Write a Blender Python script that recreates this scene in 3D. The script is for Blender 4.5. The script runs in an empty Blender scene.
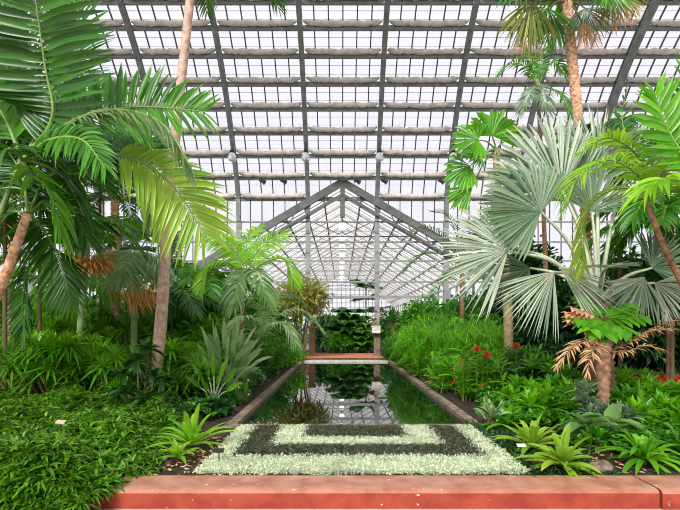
import bpy, math, random
import numpy as np
random.seed(7); RNG = np.random.default_rng(7)
sc = bpy.context.scene
C = sc.collection
R = math.radians
# ------------------------------------------------------------------ camera, sky, sun, exposure
F = 500.0; CX, CY = 341.0, 325.0; H = 1.5
cam = bpy.data.objects.new('camera', bpy.data.cameras.new('camera')); C.objects.link(cam)
cam.location = (0, 0, H); cam.rotation_euler = (R(90), 0, 0)
cam.data.sensor_width = 36; cam.data.lens = F/680*36
cam.data.shift_x = -1/680; cam.data.shift_y = 70/680
cam.data.clip_end = 400; cam.data.clip_start = 0.05
sc.camera = cam
W = bpy.data.worlds.new('sky'); sc.world = W; W.use_nodes = True
bg = W.node_tree.nodes['Background']; bg.inputs[0].default_value = (0.97, 0.955, 1.0, 1); bg.inputs[1].default_value = 1.12
sd = bpy.data.lights.new('sun', 'SUN'); sd.energy = 8.5; sd.angle = R(16); sd.color = (1, 0.97, 0.9)
so = bpy.data.objects.new('sun', sd); C.objects.link(so); so.rotation_euler = (R(50), R(-12), R(-8))
vs = sc.view_settings; sc.display_settings.display_device = 'sRGB'
vs.view_transform = 'Standard'; vs.look = 'None'; vs.exposure = 0.0; vs.gamma = 1.0; vs.use_curve_mapping = False
sc.cycles.filter_width = 1.0

def at(px, py, Y): return np.array([(px-CX)/F*Y, Y, H+(CY-py)/F*Y])
def gy(py): return 750.0/(py-325.0)
def norm(v): return v/np.maximum(np.linalg.norm(v, axis=-1, keepdims=True), 1e-9)

# ------------------------------------------------------------------ materials
MATS = {}
def nodes(name):
    m = bpy.data.materials.new(name); m.use_nodes = True
    nt = m.node_tree; nt.nodes.clear()
    out = nt.nodes.new('ShaderNodeOutputMaterial')
    return m, nt, out
def leafmat(name, col, col2=None, trans=0.38, rough=0.33, tcol=None, spec=0.5):
    m, nt, out = nodes(name); N = nt.nodes.new; Lk = nt.links.new
    col2 = col2 or tuple(c*0.55 for c in col)
    geo = N('ShaderNodeNewGeometry'); ramp = N('ShaderNodeValToRGB')
    ramp.color_ramp.elements[0].color = (*col2, 1); ramp.color_ramp.elements[1].color = (*col, 1)
    Lk(geo.outputs['Random Per Island'], ramp.inputs[0])
    tc = N('ShaderNodeTexCoord'); nz = N('ShaderNodeTexNoise'); nz.inputs['Scale'].default_value = 2.5
    Lk(tc.outputs['Object'], nz.inputs['Vector'])
    hs = N('ShaderNodeHueSaturation'); mr = N('ShaderNodeMapRange'); mr.inputs[3].default_value = 0.7; mr.inputs[4].default_value = 1.3
    Lk(nz.outputs[0], mr.inputs[0]); Lk(mr.outputs[0], hs.inputs['Value']); Lk(ramp.outputs[0], hs.inputs['Color'])
    p = N('ShaderNodeBsdfPrincipled'); p.inputs['Roughness'].default_value = rough
    p.inputs['Specular IOR Level'].default_value = spec
    Lk(hs.outputs[0], p.inputs['Base Color'])
    t = N('ShaderNodeBsdfTranslucent'); h2 = N('ShaderNodeHueSaturation')
    h2.inputs['Hue'].default_value = 0.485; h2.inputs['Value'].default_value = 1.7
    Lk(hs.outputs[0], h2.inputs['Color']); Lk(h2.outputs[0], t.inputs[0])
    mx = N('ShaderNodeMixShader'); mx.inputs[0].default_value = trans
    Lk(p.outputs[0], mx.inputs[1]); Lk(t.outputs[0], mx.inputs[2]); Lk(mx.outputs[0], out.inputs[0])
    MATS[name] = m
def solid(name, col, rough=0.6, col2=None, scale=8, metal=0, bump=0, detail=6, spec=0.4, stretch=None):
    m, nt, out = nodes(name); N = nt.nodes.new; Lk = nt.links.new
    p = N('ShaderNodeBsdfPrincipled'); p.inputs['Roughness'].default_value = rough; p.inputs['Metallic'].default_value = metal
    p.inputs['Specular IOR Level'].default_value = spec
    tc = N('ShaderNodeTexCoord'); mp = N('ShaderNodeMapping'); Lk(tc.outputs['Object'], mp.inputs[0])
    if stretch: mp.inputs['Scale'].default_value = stretch
    nz = N('ShaderNodeTexNoise'); nz.inputs['Scale'].default_value = scale; nz.inputs['Detail'].default_value = detail
    Lk(mp.outputs[0], nz.inputs['Vector'])
    ramp = N('ShaderNodeValToRGB'); c2 = col2 or tuple(c*0.75 for c in col)
    ramp.color_ramp.elements[0].position = 0.35; ramp.color_ramp.elements[1].position = 0.65
    ramp.color_ramp.elements[0].color = (*c2, 1); ramp.color_ramp.elements[1].color = (*col, 1)
    Lk(nz.outputs[0], ramp.inputs[0]); Lk(ramp.outputs[0], p.inputs['Base Color'])
    if bump:
        b = N('ShaderNodeBump'); b.inputs['Strength'].default_value = bump; b.inputs['Distance'].default_value = 0.02
        Lk(nz.outputs[0], b.inputs['Height']); Lk(b.outputs[0], p.inputs['Normal'])
    Lk(p.outputs[0], out.inputs[0]); MATS[name] = m
leafmat('leaf_bright', (0.19, 0.50, 0.015), (0.06, 0.28, 0.008))
leafmat('leaf_mid', (0.10, 0.36, 0.014), (0.030, 0.15, 0.008))
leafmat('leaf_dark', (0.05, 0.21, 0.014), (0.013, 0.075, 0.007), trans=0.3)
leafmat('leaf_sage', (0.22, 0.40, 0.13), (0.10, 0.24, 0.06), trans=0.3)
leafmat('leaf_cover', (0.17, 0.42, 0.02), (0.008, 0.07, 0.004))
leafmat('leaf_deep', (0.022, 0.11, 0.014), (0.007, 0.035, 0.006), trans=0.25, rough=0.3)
leafmat('leaf_yellow', (0.42, 0.55, 0.05), (0.18, 0.40, 0.03))
leafmat('leaf_lime', (0.33, 0.60, 0.03), (0.14, 0.40, 0.015))
leafmat('leaf_pale', (0.40, 0.52, 0.26), (0.16, 0.32, 0.10), trans=0.3)
leafmat('leaf_silver', (0.62, 0.67, 0.52), (0.20, 0.29, 0.19), trans=0.22, rough=0.45)
leafmat('leaf_greygreen', (0.27, 0.38, 0.22), (0.10, 0.19, 0.10), trans=0.25, rough=0.4)
leafmat('leaf_dry', (0.74, 0.47, 0.26), (0.45, 0.24, 0.11), trans=0.25, rough=0.7)
leafmat('leaf_olive', (0.42, 0.36, 0.06), (0.09, 0.20, 0.02))
leafmat('leaf_purple', (0.13, 0.15, 0.07), (0.012, 0.012, 0.012), trans=0.15)
leafmat('carpet_pale', (0.84, 0.87, 0.72), (0.36, 0.46, 0.26), trans=0.3, rough=0.6)
leafmat('flower_red', (0.75, 0.06, 0.02), (0.55, 0.02, 0.02), trans=0.3)
leafmat('flower_orange', (0.9, 0.22, 0.05), (0.6, 0.08, 0.04), trans=0.3)
leafmat('flower_white', (0.85, 0.80, 0.78), (0.8, 0.6, 0.6), trans=0.3)
leafmat('fruit_orange', (0.72, 0.42, 0.10), (0.45, 0.22, 0.05), trans=0.1)
solid('stem_green', (0.22, 0.36, 0.08), 0.5)
solid('stem_pale', (0.55, 0.62, 0.42), 0.45)
solid('stem_brown', (0.15, 0.10, 0.05), 0.8)
solid('trunk_pink', (0.74, 0.52, 0.41), 0.8, (0.45, 0.28, 0.21), 10, bump=0.6)
solid('trunk_brown', (0.40, 0.22, 0.13), 0.8, (0.17, 0.08, 0.04), 14, bump=0.8)
solid('trunk_tan', (0.42, 0.33, 0.16), 0.8, (0.25, 0.19, 0.09), 14, bump=0.6)
solid('trunk_fibre', (0.78, 0.50, 0.32), 0.85, (0.36, 0.17, 0.08), 16, bump=0.8)
solid('trunk_green', (0.24, 0.32, 0.12), 0.6, (0.13, 0.20, 0.06), 8)
solid('iron', (0.29, 0.315, 0.295), 0.55, (0.19, 0.21, 0.195), 3)
solid('truss_iron', (0.17, 0.175, 0.165), 0.55, (0.11, 0.115, 0.11), 3)
solid('iron_pale', (0.33, 0.345, 0.34), 0.5, (0.24, 0.25, 0.25), 2)
solid('bar_iron', (0.10, 0.10, 0.11), 0.6)
solid('shade_cloth', (0.86, 0.78, 0.70), 0.9, (0.6, 0.53, 0.47), 3, bump=0.5)
solid('gallery_iron', (0.30, 0.295, 0.27), 0.5, (0.19, 0.185, 0.17), 3)
solid('lap_pale', (0.75, 0.75, 0.78), 0.4)
solid('soil', (0.05, 0.03, 0.018), 0.95, (0.012, 0.008, 0.005), 9, bump=1.0)
solid('paving', (0.55, 0.40, 0.34), 0.8, (0.42, 0.29, 0.24), 6)
solid('concrete', (0.30, 0.235, 0.16), 0.8, (0.10, 0.075, 0.05), 7, bump=0.4)
solid('concrete_pale', (0.62, 0.62, 0.55), 0.8, (0.42, 0.42, 0.36), 7)
solid('brick_red', (0.62, 0.22, 0.12), 0.8, (0.48, 0.15, 0.08), 9)
solid('rock', (0.26, 0.20, 0.15), 0.9, (0.10, 0.07, 0.05), 12, bump=1)
solid('rock_pale', (0.62, 0.50, 0.42), 0.9, (0.42, 0.32, 0.26), 12, bump=1)
solid('white_enamel', (0.85, 0.85, 0.85), 0.3)
solid('black_metal', (0.02, 0.02, 0.022), 0.4)
solid('label_white', (0.75, 0.70, 0.66), 0.5)
solid('label_pink', (0.62, 0.42, 0.36), 0.5)
solid('terracotta', (0.62, 0.12, 0.05), 0.7)
# painted kerb: vermilion paint worn through to pale patches, scuffed streaks
def kerbmat():
    m, nt, out = nodes('kerb_paint'); N = nt.nodes.new; Lk = nt.links.new
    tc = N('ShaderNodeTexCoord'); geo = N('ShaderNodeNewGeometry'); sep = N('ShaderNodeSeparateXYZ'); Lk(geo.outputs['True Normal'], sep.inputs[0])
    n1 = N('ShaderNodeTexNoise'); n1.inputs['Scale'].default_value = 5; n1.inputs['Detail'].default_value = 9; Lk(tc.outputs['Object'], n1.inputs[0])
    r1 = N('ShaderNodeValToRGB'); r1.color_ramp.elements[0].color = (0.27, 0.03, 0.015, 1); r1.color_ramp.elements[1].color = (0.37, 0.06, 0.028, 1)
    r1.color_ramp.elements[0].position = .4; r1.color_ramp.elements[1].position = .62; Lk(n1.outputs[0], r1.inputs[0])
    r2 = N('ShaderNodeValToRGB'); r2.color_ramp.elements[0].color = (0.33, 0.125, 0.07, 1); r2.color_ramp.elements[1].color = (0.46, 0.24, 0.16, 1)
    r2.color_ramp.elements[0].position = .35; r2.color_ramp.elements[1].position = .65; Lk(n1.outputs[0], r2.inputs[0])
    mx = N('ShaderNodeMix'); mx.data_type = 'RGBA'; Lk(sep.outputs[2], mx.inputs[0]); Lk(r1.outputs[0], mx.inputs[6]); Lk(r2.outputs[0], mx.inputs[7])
    n2 = N('ShaderNodeTexNoise'); n2.inputs['Scale'].default_value = 22; n2.inputs['Detail'].default_value = 3; Lk(tc.outputs['Object'], n2.inputs[0])
    r3 = N('ShaderNodeValToRGB'); r3.color_ramp.elements[0].position = .70; r3.color_ramp.elements[1].position = .74; Lk(n2.outputs[0], r3.inputs[0])
    m2 = N('ShaderNodeMix'); m2.data_type = 'RGBA'; Lk(r3.outputs[0], m2.inputs[0]); Lk(mx.outputs[2], m2.inputs[6]); m2.inputs[7].default_value = (0.75, 0.6, 0.5, 1)
    p = N('ShaderNodeBsdfPrincipled'); p.inputs['Roughness'].default_value = 0.6; Lk(m2.outputs[2], p.inputs['Base Color'])
    b = N('ShaderNodeBump'); b.inputs['Strength'].default_value = .3; b.inputs['Distance'].default_value = .01; Lk(n1.outputs[0], b.inputs['Height']); Lk(b.outputs[0], p.inputs['Normal'])
    Lk(p.outputs[0], out.inputs[0]); MATS['kerb_paint'] = m
kerbmat()
def glassmat():
    m, nt, out = nodes('roof_glass'); N = nt.nodes.new; Lk = nt.links.new
    a = N('ShaderNodeBsdfTransparent'); a.inputs[0].default_value = (0.93, 0.93, 0.96, 1)
    b = N('ShaderNodeBsdfTranslucent'); b.inputs[0].default_value = (0.9, 0.9, 0.93, 1)
    c = N('ShaderNodeBsdfGlossy'); c.inputs['Roughness'].default_value = .15
    tc = N('ShaderNodeTexCoord'); nz = N('ShaderNodeTexNoise'); nz.inputs['Scale'].default_value = 1.3; nz.inputs['Detail'].default_value = 5
    Lk(tc.outputs['Object'], nz.inputs[0]); mr = N('ShaderNodeMapRange'); mr.inputs[1].default_value = .3; mr.inputs[2].default_value = .7
    mr.inputs[3].default_value = 0.1; mr.inputs[4].default_value = 0.35; Lk(nz.outputs[0], mr.inputs[0])
    x = N('ShaderNodeMixShader'); Lk(mr.outputs[0], x.inputs[0]); Lk(a.outputs[0], x.inputs[1]); Lk(b.outputs[0], x.inputs[2])
    y = N('ShaderNodeMixShader'); y.inputs[0].default_value = .04; Lk(x.outputs[0], y.inputs[1]); Lk(c.outputs[0], y.inputs[2])
    Lk(y.outputs[0], out.inputs[0]); MATS['roof_glass'] = m
    m, nt, out = nodes('lamp_glass'); N = nt.nodes.new; Lk = nt.links.new
    p = N('ShaderNodeBsdfPrincipled'); p.inputs['Base Color'].default_value = (.9, .92, .92, 1); p.inputs['Roughness'].default_value = .15
    p.inputs['Transmission Weight'].default_value = .6; Lk(p.outputs[0], out.inputs[0]); MATS['lamp_glass'] = m
    m, nt, out = nodes('lamp_lit'); e = nt.nodes.new('ShaderNodeEmission'); e.inputs[0].default_value = (1, .98, .92, 1); e.inputs[1].default_value = 2.5
    nt.links.new(e.outputs[0], out.inputs[0]); MATS['lamp_lit'] = m
    m, nt, out = nodes('pool_water'); N = nt.nodes.new; Lk = nt.links.new
    p = N('ShaderNodeBsdfPrincipled'); p.inputs['Base Color'].default_value = (.004, .008, .006, 1); p.inputs['Roughness'].default_value = .015
    p.inputs['IOR'].default_value = 1.6; p.inputs['Specular IOR Level'].default_value = .9
    Lk(p.outputs[0], out.inputs[0]); MATS['pool_water'] = m
glassmat()

# ------------------------------------------------------------------ mesh helpers
class MB:
    def __init__(s): s.V = []; s.Fq = []; s.n = 0; s.flat = False
    def add(s, V, Fq):
        V = np.asarray(V, float).reshape(-1, 3); Fq = np.asarray(Fq, int).reshape(-1, 4)
        s.V.append(V); s.Fq.append(Fq+s.n); s.n += len(V)
    def box(s, x0, x1, y0, y1, z0, z1):
        s.flat = True
        V = [(x, y, z) for x in (x0, x1) for y in (y0, y1) for z in (z0, z1)]
        s.add(V, [(0, 1, 3, 2), (4, 6, 7, 5), (0, 4, 5, 1), (2, 3, 7, 6), (0, 2, 6, 4), (1, 5, 7, 3)])
    def bar(s, a, b, w, h, up=(0, 0, 1)):
        s.flat = True
        a = np.asarray(a, float); b = np.asarray(b, float); d = norm(b-a); u = np.asarray(up, float)
        x = norm(np.cross(d, u)); z = np.cross(x, d)
        V = [p+sx*x*w/2+sz*z*h/2 for p in (a, b) for sx in (-1, 1) for sz in (-1, 1)]
        s.add(V, [(0, 1, 3, 2), (4, 6, 7, 5), (0, 4, 5, 1), (2, 3, 7, 6), (0, 2, 6, 4), (1, 5, 7, 3)])
    def tube(s, pts, rad, k=6, cap=True):
        pts = np.asarray(pts, float); n = len(pts); rad = np.broadcast_to(rad, (n,)).astype(float)
        T = norm(np.gradient(pts, axis=0)); ref = np.array([0.3, 1, 0.1]) if abs(T[0][1]) < .9 else np.array([1, 0, 0.])
        X = norm(np.cross(T, ref)); Z = np.cross(X, T)
        a = np.arange(k)/k*2*np.pi
        V = pts[:, None, :]+rad[:, None, None]*(np.cos(a)[None, :, None]*X[:, None, :]+np.sin(a)[None, :, None]*Z[:, None, :])
        V = V.reshape(-1, 3); q = []
        for i in range(n-1):
            for j in range(k):
                q.append((i*k+j, i*k+(j+1) % k, (i+1)*k+(j+1) % k, (i+1)*k+j))
        s.add(V, q)
        if cap:
            for e in (0, n-1):
                c = pts[e]; ring = V[e*k:(e+1)*k]; VV = np.vstack([ring, c[None]])
                s.add(VV, [(j, (j+1) % k, k, k) if False else (j, (j+1) % k, (j+2) % k, k) for j in range(0, k, 2)])
    def lathe(s, c, prof, k=16, sx=1, sy=1):
        c = np.asarray(c, float); a = np.arange(k)/k*2*np.pi
        V = np.array([[c[0]+r*math.cos(t)*sx, c[1]+r*math.sin(t)*sy, c[2]+z] for r, z in prof for t in a])
        q = [(i*k+j, i*k+(j+1) % k, (i+1)*k+(j+1) % k, (i+1)*k+j) for i in range(len(prof)-1) for j in range(k)]
        s.add(V, q)
    def blob(s, c, rx, ry, rz, k=12, m=7, jit=0.0):
        prof = [(math.sin(math.pi*i/m)+1e-3, -math.cos(math.pi*i/m)) for i in range(m+1)]
        c = np.asarray(c, float)
        V = np.array([[r*math.cos(t), r*math.sin(t), z] for r, z in prof for t in np.arange(k)/k*2*np.pi])
        if jit: V *= (1+RNG.normal(0, jit, (len(V), 1)))
        V = V*np.array([rx, ry, rz])+c
        q = [(i*k+j, i*k+(j+1) % k, (i+1)*k+(j+1) % k, (i+1)*k+j) for i in range(m) for j in range(k)]
        s.add(V, q)
    def build(s, name, mat, parent=None, org=None, smooth=False):
        o0 = np.zeros(3) if org is None else np.asarray(org, float)
        if parent is not None and org is None: o0 = np.array(parent.get('_o', (0, 0, 0)), float)
        V = (np.vstack(s.V)-o0).astype(np.float32) if s.V else np.zeros((0, 3), np.float32)
        Fq = np.vstack(s.Fq).astype(np.int32)
        me = bpy.data.meshes.new(name); me.vertices.add(len(V)); me.vertices.foreach_set('co', V.ravel())
        me.loops.add(Fq.size); me.loops.foreach_set('vertex_index', Fq.ravel())
        me.polygons.add(len(Fq)); me.polygons.foreach_set('loop_start', np.arange(0, Fq.size, 4, dtype=np.int32))
        me.polygons.foreach_set('use_smooth', np.full(len(Fq), bool(smooth or not s.flat)))
        me.update(calc_edges=True); me.validate()
        me.materials.append(MATS[mat] if isinstance(mat, str) else mat)
        o = bpy.data.objects.new(name, me); C.objects.link(o)
        if parent is not None: o.parent = parent
        else: o.location = o0
        return o
ORG = {}
def thing(name, label, cat, loc, group=None, kind=None):
    o = bpy.data.objects.new(name, None); C.objects.link(o); o.location = loc; o.empty_display_size = .1
    if label: o['label'] = label
    if cat: o['category'] = cat
    if group: o['group'] = group
    if kind: o['kind'] = kind
    ORG[o.name] = np.array(loc, float)
    return o
def part(mb, name, mat, root, smooth=False, label=None, under=None):
    o = mb.build(name, mat, under or root, org=ORG[root.name], smooth=smooth)
    if label: o['label'] = label
    return o
def single(mb, name, mat, label, cat, loc, group=None, kind=None, smooth=False):
    o = mb.build(name, mat, None, org=loc, smooth=smooth); 
    if label: o['label'] = label
    if cat: o['category'] = cat
    if group: o['group'] = group
    if kind: o['kind'] = kind
    return o
def dup(root, loc, rotz=0, scale=1, label=None):
    r = root.copy(); C.objects.link(r); r.location = loc; r.rotation_euler = (0, 0, rotz); r.scale = (scale,)*3
    if label: r['label'] = label
    for ch in list(root.children):
        c = ch.copy(); C.objects.link(c); c.parent = r
        for g in ch.children:
            d = g.copy(); C.objects.link(d); d.parent = c
    return r

PROF = {
 'lance': [.25, .8, 1, .85, .5, .06],
 'strap': [.55, .85, 1, .95, .7, .06],
 'oval': [.12, .8, 1, .9, .55, .04],
 'small': [.15, 1, .75, .04],
 'needle': [.8, 1, .1],
 'round': [.04, .27, .53, .8, 1, .2],
 'seg': [.05, .36, .72, 1.0, .62, .04],
}
def leaves(mb, P, D, N, L, Wd, droop=0.2, prof='lance', fold=0.18, curl=0.0):
    """n leaves at once: base points P, directions D, leaf normals N, lengths L, widths Wd"""
    P = np.atleast_2d(P); n = len(P); D = norm(np.atleast_2d(D)*np.ones((n, 1))); N = np.atleast_2d(N)*np.ones((n, 1))
    L = np.broadcast_to(L, (n,)); Wd = np.broadcast_to(Wd, (n,)); droop = np.broadcast_to(droop, (n,))
    w = np.array(PROF[prof]); K = len(w); t = np.linspace(0, 1, K)
    pos = P[:, None]+D[:, None]*(L[:, None]*t)[..., None]
    pos[..., 2] -= (droop*L)[:, None]*t**2
    T = D[:, None]*np.ones((1, K, 1)); T = T.copy(); T[..., 2] -= 2*droop[:, None]*t; T = norm(T)
    S = norm(np.cross(T, N[:, None]*np.ones((1, K, 1)))); UP = np.cross(S, T)
    hw = (Wd/2)[:, None]*w[None]
    lft = pos-S*hw[..., None]+UP*(hw*fold*3)[..., None]; rgt = pos+S*hw[..., None]+UP*(hw*fold*3)[..., None]
    V = np.stack([lft, pos, rgt], 2).reshape(-1, 3)
    b = (np.arange(n)*K*3)[:, None, None]; i = (np.arange(K-1)*3)[None, :, None]
    q1 = b+i+np.array([0, 1, 4, 3]); q2 = b+i+np.array([1, 2, 5, 4])
    mb.add(V, np.concatenate([q1.reshape(-1, 4), q2.reshape(-1, 4)]))
def curve(ctrl, n=24):
    P = np.asarray(ctrl, float)
    if len(P) == 2: return P[0]+(P[1]-P[0])*np.linspace(0, 1, n)[:, None]
    Q = np.vstack([2*P[0]-P[1], P, 2*P[-1]-P[-2]]); out = []
    m = len(P)-1
    for u in np.linspace(0, m-1e-6, n):
        i = int(u); f = u-i; a, b, c, d = Q[i:i+4]
        out.append(.5*((2*b)+(c-a)*f+(2*a-5*b+4*c-d)*f*f+(3*b-a-3*c+d)*f**3))
    return np.array(out)
def pxc(pts, Y0=None): return [at(p[0], p[1], p[2] if len(p) > 2 else Y0) for p in pts]
def frond(mbL, mbR, ctrl, n=30, L=.8, Wd=.06, sweep=35, vee=15, droop=.25, r=.02, start=.15, up=(0, 0, 1), sides=(-1, 1), jit=.06, tipL=.35):
    path = curve(ctrl, 28); seg = np.linalg.norm(np.diff(path, axis=0), axis=1); s = np.r_[0, np.cumsum(seg)]; s /= s[-1]
    mbR.tube(path, np.linspace(r, r*.25, len(path)), 5, cap=False)
    t = np.linspace(start, .99, n); P = np.stack([np.interp(t, s, path[:, k]) for k in range(3)], 1)
    Tg = norm(np.gradient(path, axis=0)); T = norm(np.stack([np.interp(t, s, Tg[:, k]) for k in range(3)], 1))
    U = np.asarray(up, float)*np.ones((n, 3)); S = norm(np.cross(T, U)); N = np.cross(S, T)
    ln = L*np.clip(np.sin(np.pi*(0.18+0.72*((t-start)/(1-start))))**.6, tipL, 1)
    sw = R(sweep)+R(35)*((t-start)/(1-start))**3
    for sd in sides:
        j = RNG.normal(0, jit, (n, 3))
        D = S*sd*np.cos(sw)[:, None]+T*np.sin(sw)[:, None]+N*math.sin(R(vee))+j
        NN = norm(N+S*sd*-.25+RNG.normal(0, .15, (n, 3)))
        leaves(mbL, P, D, NN, ln*RNG.uniform(.88, 1.08, n), Wd*np.clip(ln/L+.15, .5, 1.1), droop*RNG.uniform(.6, 1.4, n), 'lance', .16)
def fan(mbL, hub, axis, nrm, Rr=.8, n=26, span=125, Wd=None, droop=.15, seg='seg', jit=.03, cup=.12):
    hub = np.asarray(hub, float); A = norm(np.asarray(axis, float)); N = np.asarray(nrm, float); N = norm(N-A*np.dot(N, A)); S = np.cross(A, N)
    th = np.linspace(-R(span), R(span), n)
    D = np.cos(th)[:, None]*A+np.sin(th)[:, None]*S+N*cup*(1-np.cos(th))[:, None]+RNG.normal(0, jit, (n, 3))
    w = Wd or 2*R(span)/(n-1)*Rr*(.84 if seg == 'round' else .62)
    ln = Rr*(.72+.28*np.cos(th*.6))*RNG.uniform(.93, 1.05, n)
    leaves(mbL, hub+np.zeros((n, 3)), D, N, ln, w, droop*RNG.uniform(.6, 1.5, n), seg, .35)
def rosette(mb, c, n=16, L=.4, Wd=.04, e0=80, e1=5, droop=.35, prof='strap', a0=None, tilt=None, jit=.08):
    c = np.asarray(c, float); i = np.arange(n); az = i*2.39996+(RNG.uniform(0, 6) if a0 is None else a0)
    el = np.radians(e0+(e1-e0)*(i/max(n-1, 1)))
    D = np.stack([np.cos(az)*np.cos(el), np.sin(az)*np.cos(el), np.sin(el)], 1)+RNG.normal(0, jit, (n, 3))
    Nn = np.stack([-np.cos(az)*np.sin(el), -np.sin(az)*np.sin(el), np.cos(el)], 1)
    if tilt is not None: D = D+np.asarray(tilt)
    leaves(mb, c+np.zeros((n, 3)), D, Nn, L*RNG.uniform(.8, 1.15, n), Wd*RNG.uniform(.85, 1.15, n), droop*RNG.uniform(.6, 1.4, n), prof)
def cloud(mb, c, rad, n, L, Wd, droop=.3, prof='small', shell=.45, up=.3, zmin=None):
    """leaves spread through an egg-shaped crown, pointing outwards"""
    c = np.asarray(c, float); rad = np.asarray(rad, float)
    U = norm(RNG.normal(0, 1, (n, 3))); rr = (shell+(1-shell)*RNG.random(n))*RNG.uniform(.82, 1.1, n)
    P = c+U*rad*rr[:, None]
    if zmin is not None:
        P[:, 2] = np.maximum(P[:, 2], zmin+RNG.random(n)*.1)
    D = norm(U*.8+RNG.normal(0, .55, (n, 3))+[0, 0, up]); N = norm(U*.5+RNG.normal(0, .4, (n, 3))+[0, 0, .8])
    leaves(mb, P, D, N, L*RNG.uniform(.7, 1.2, n), Wd*RNG.uniform(.8, 1.15, n), droop, prof)
def trunk(mb, ctrl, r0, r1, ring=.07, amp=.07, k=12, n=None):
    path = curve(ctrl, 40); Ln = np.linalg.norm(np.diff(path, axis=0), axis=1).sum(); n = n or max(12, int(Ln/ring)*2)
    n = min(n, 400); path = curve(ctrl, n); r = np.linspace(r0, r1, n)*(1+amp*((np.arange(n) % 2)*1.0))
    mb.tube(path, r, k)
    return path
def curve_n(ctrl, n): return curve(ctrl, n)

# ================================================================== THE GLASSHOUSE
def off(y): 
    t = (200-y)/200.0
    return 34.5 if t <= 0 else 34.5+5.96*t+4.04*t*t
def prof(y): 
    Y = 30*34.5/off(y); return np.array([Y, H+(325-y)/F*Y])
S_BAY = 4.14; X0 = 0.09; KB = range(-7, 8)
ribX = [X0+(k+.5)*S_BAY for k in range(-7, 7)]
XL, XR = ribX[0], ribX[-1]
pts = [np.array([30.0, 0.0]), np.array([30.0, 7.7])]+[prof(y) for y in (199, 178, 156, 133, 109, 84, 56, 28, 2)]
# on over the camera: an arc to the ridge and down the other side
last, prev = pts[-1], pts[-2]; ang = math.atan2(last[1]-prev[1], last[0]-prev[0]); cur = last.copy(); upp = []
step = 1.9; n_arc = 8; a = ang; target = math.pi
for i in range(n_arc):
    a += (math.pi-ang)/n_arc; cur = cur+step*np.array([math.cos(a-.5*(math.pi-ang)/n_arc), math.sin(a-.5*(math.pi-ang)/n_arc)]); upp.append(cur.copy())
ridgeY = upp[-1][0]; half = pts+upp
mir = [np.array([2*ridgeY-p[0], p[1]]) for p in half[:-1]][::-1]
full = half+mir
wall_bottom = 0.0
root_c = thing('ceiling', None, None, (0, 0, 0), kind='structure'); root_b = thing('wall_back', None, None, (0, 30, 0), kind='structure')
ORG['ceiling'] = np.zeros(3); ORG['wall_back'] = np.array([0, 30, 0.])
GA = 10.0; GW = 9.2; GE = 10.0-9.2*.586   # gallery apex height, half width, eave height
GX = 0.09
def gz(x): return GA-abs(x-GX)*.586
for i, x in enumerate(ribX):
    wide = .42 if i in (3, 10) else .25
    lo = MB(); top = MB()
    p = [np.array([x, q[0], q[1]]) for q in full]
    # foot to the springing belongs to the wall
    lo.box(x-.14, x+.14, 29.86, 30.14, 0, 7.7)
    part(lo, 'column', 'iron_pale', root_b)
    for a_, b_ in zip(p[1:-2], p[2:-1]):
        nrm_ = np.cross(b_-a_, [1, 0, 0]); d = norm(nrm_)*.16; d = -d if d[2] < 0 else d
        top.bar(a_, b_, wide, .06, up=nrm_); top.bar(a_-d*1.2, b_-d*1.2, wide, .05, up=nrm_)
        top.bar(a_-d*.6, b_-d*.6, .08, .2, up=nrm_)
    part(top, 'rib', 'iron', root_c)
purl = list(range(2, len(full)-2))
for j in purl:
    q = full[j]; m = MB(); m.box(XL, XR, q[0]-.07, q[0]+.07, q[1]-.12, q[1]+.10); part(m, 'purlin', 'iron', root_c)
gb = MB(); gl = MB()
for i in range(len(ribX)-1):
    for b in range(1, 6):
        x = ribX[i]+S_BAY*b/6
        for a_, b_ in zip(full[1:-2], full[2:-1]):
            if abs(x-GX) < GW and a_[0] > 29.9 and gz(x) > a_[1]:
                if gz(x) < b_[1]: gb.bar((x, a_[0], gz(x)), (x, b_[0], b_[1]), .045, .07, up=(0, -1, 0.1))
                continue
            gb.bar((x, a_[0], a_[1]), (x, b_[0], b_[1]), .058, .08, up=(0, -1, 0.1))
part(gb, 'glazing_bar', 'bar_iron', root_c)
lap = MB()
for a_, b_ in zip(full[2:14], full[3:15]):      # the thin laps between the panes
    for f in (.34, .67):
        q = a_*(1-f)+b_*f; lap.box(XL, XR, q[0]-.008, q[0]+.008, q[1]-.010, q[1]+.010)
part(lap, 'glass_lap', 'lap_pale', root_c)
for k_ in range(1, len(full)-2):
    a_, b_ = full[k_], full[k_+1]
    if k_ == 1:
        xs = np.linspace(XL, XR, 61)
        for u, v in zip(xs[:-1], xs[1:]):
            za = max(a_[1], gz(u) if abs(u-GX) < GW else 0); zb = max(a_[1], gz(v) if abs(v-GX) < GW else 0)
            if za < b_[1]-.02 or zb < b_[1]-.02: gl.add([(u, 30.05, min(za, b_[1])), (v, 30.05, min(zb, b_[1])), (v, b_[0]+.05, b_[1]), (u, b_[0]+.05, b_[1])], [(0, 1, 2, 3)])
    else:
        if k_ == 2:
            gl.add([(XL, a_[0]+.05, a_[1]+.05), (GX-2.2, a_[0]+.05, a_[1]+.05), (GX-.1, b_[0]+.05, b_[1]+.05), (XL, b_[0]+.05, b_[1]+.05)], [(0, 1, 2, 3)])
            gl.add([(GX+2.2, a_[0]+.05, a_[1]+.05), (XR, a_[0]+.05, a_[1]+.05), (XR, b_[0]+.05, b_[1]+.05), (GX+.1, b_[0]+.05, b_[1]+.05)], [(0, 1, 2, 3)])
        else: gl.add([(XL, a_[0], a_[1]+.06), (XR, a_[0], a_[1]+.06), (XR, b_[0], b_[1]+.06), (XL, b_[0], b_[1]+.06)], [(0, 1, 2, 3)])
part(gl, 'glazing', 'roof_glass', root_c)
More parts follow.
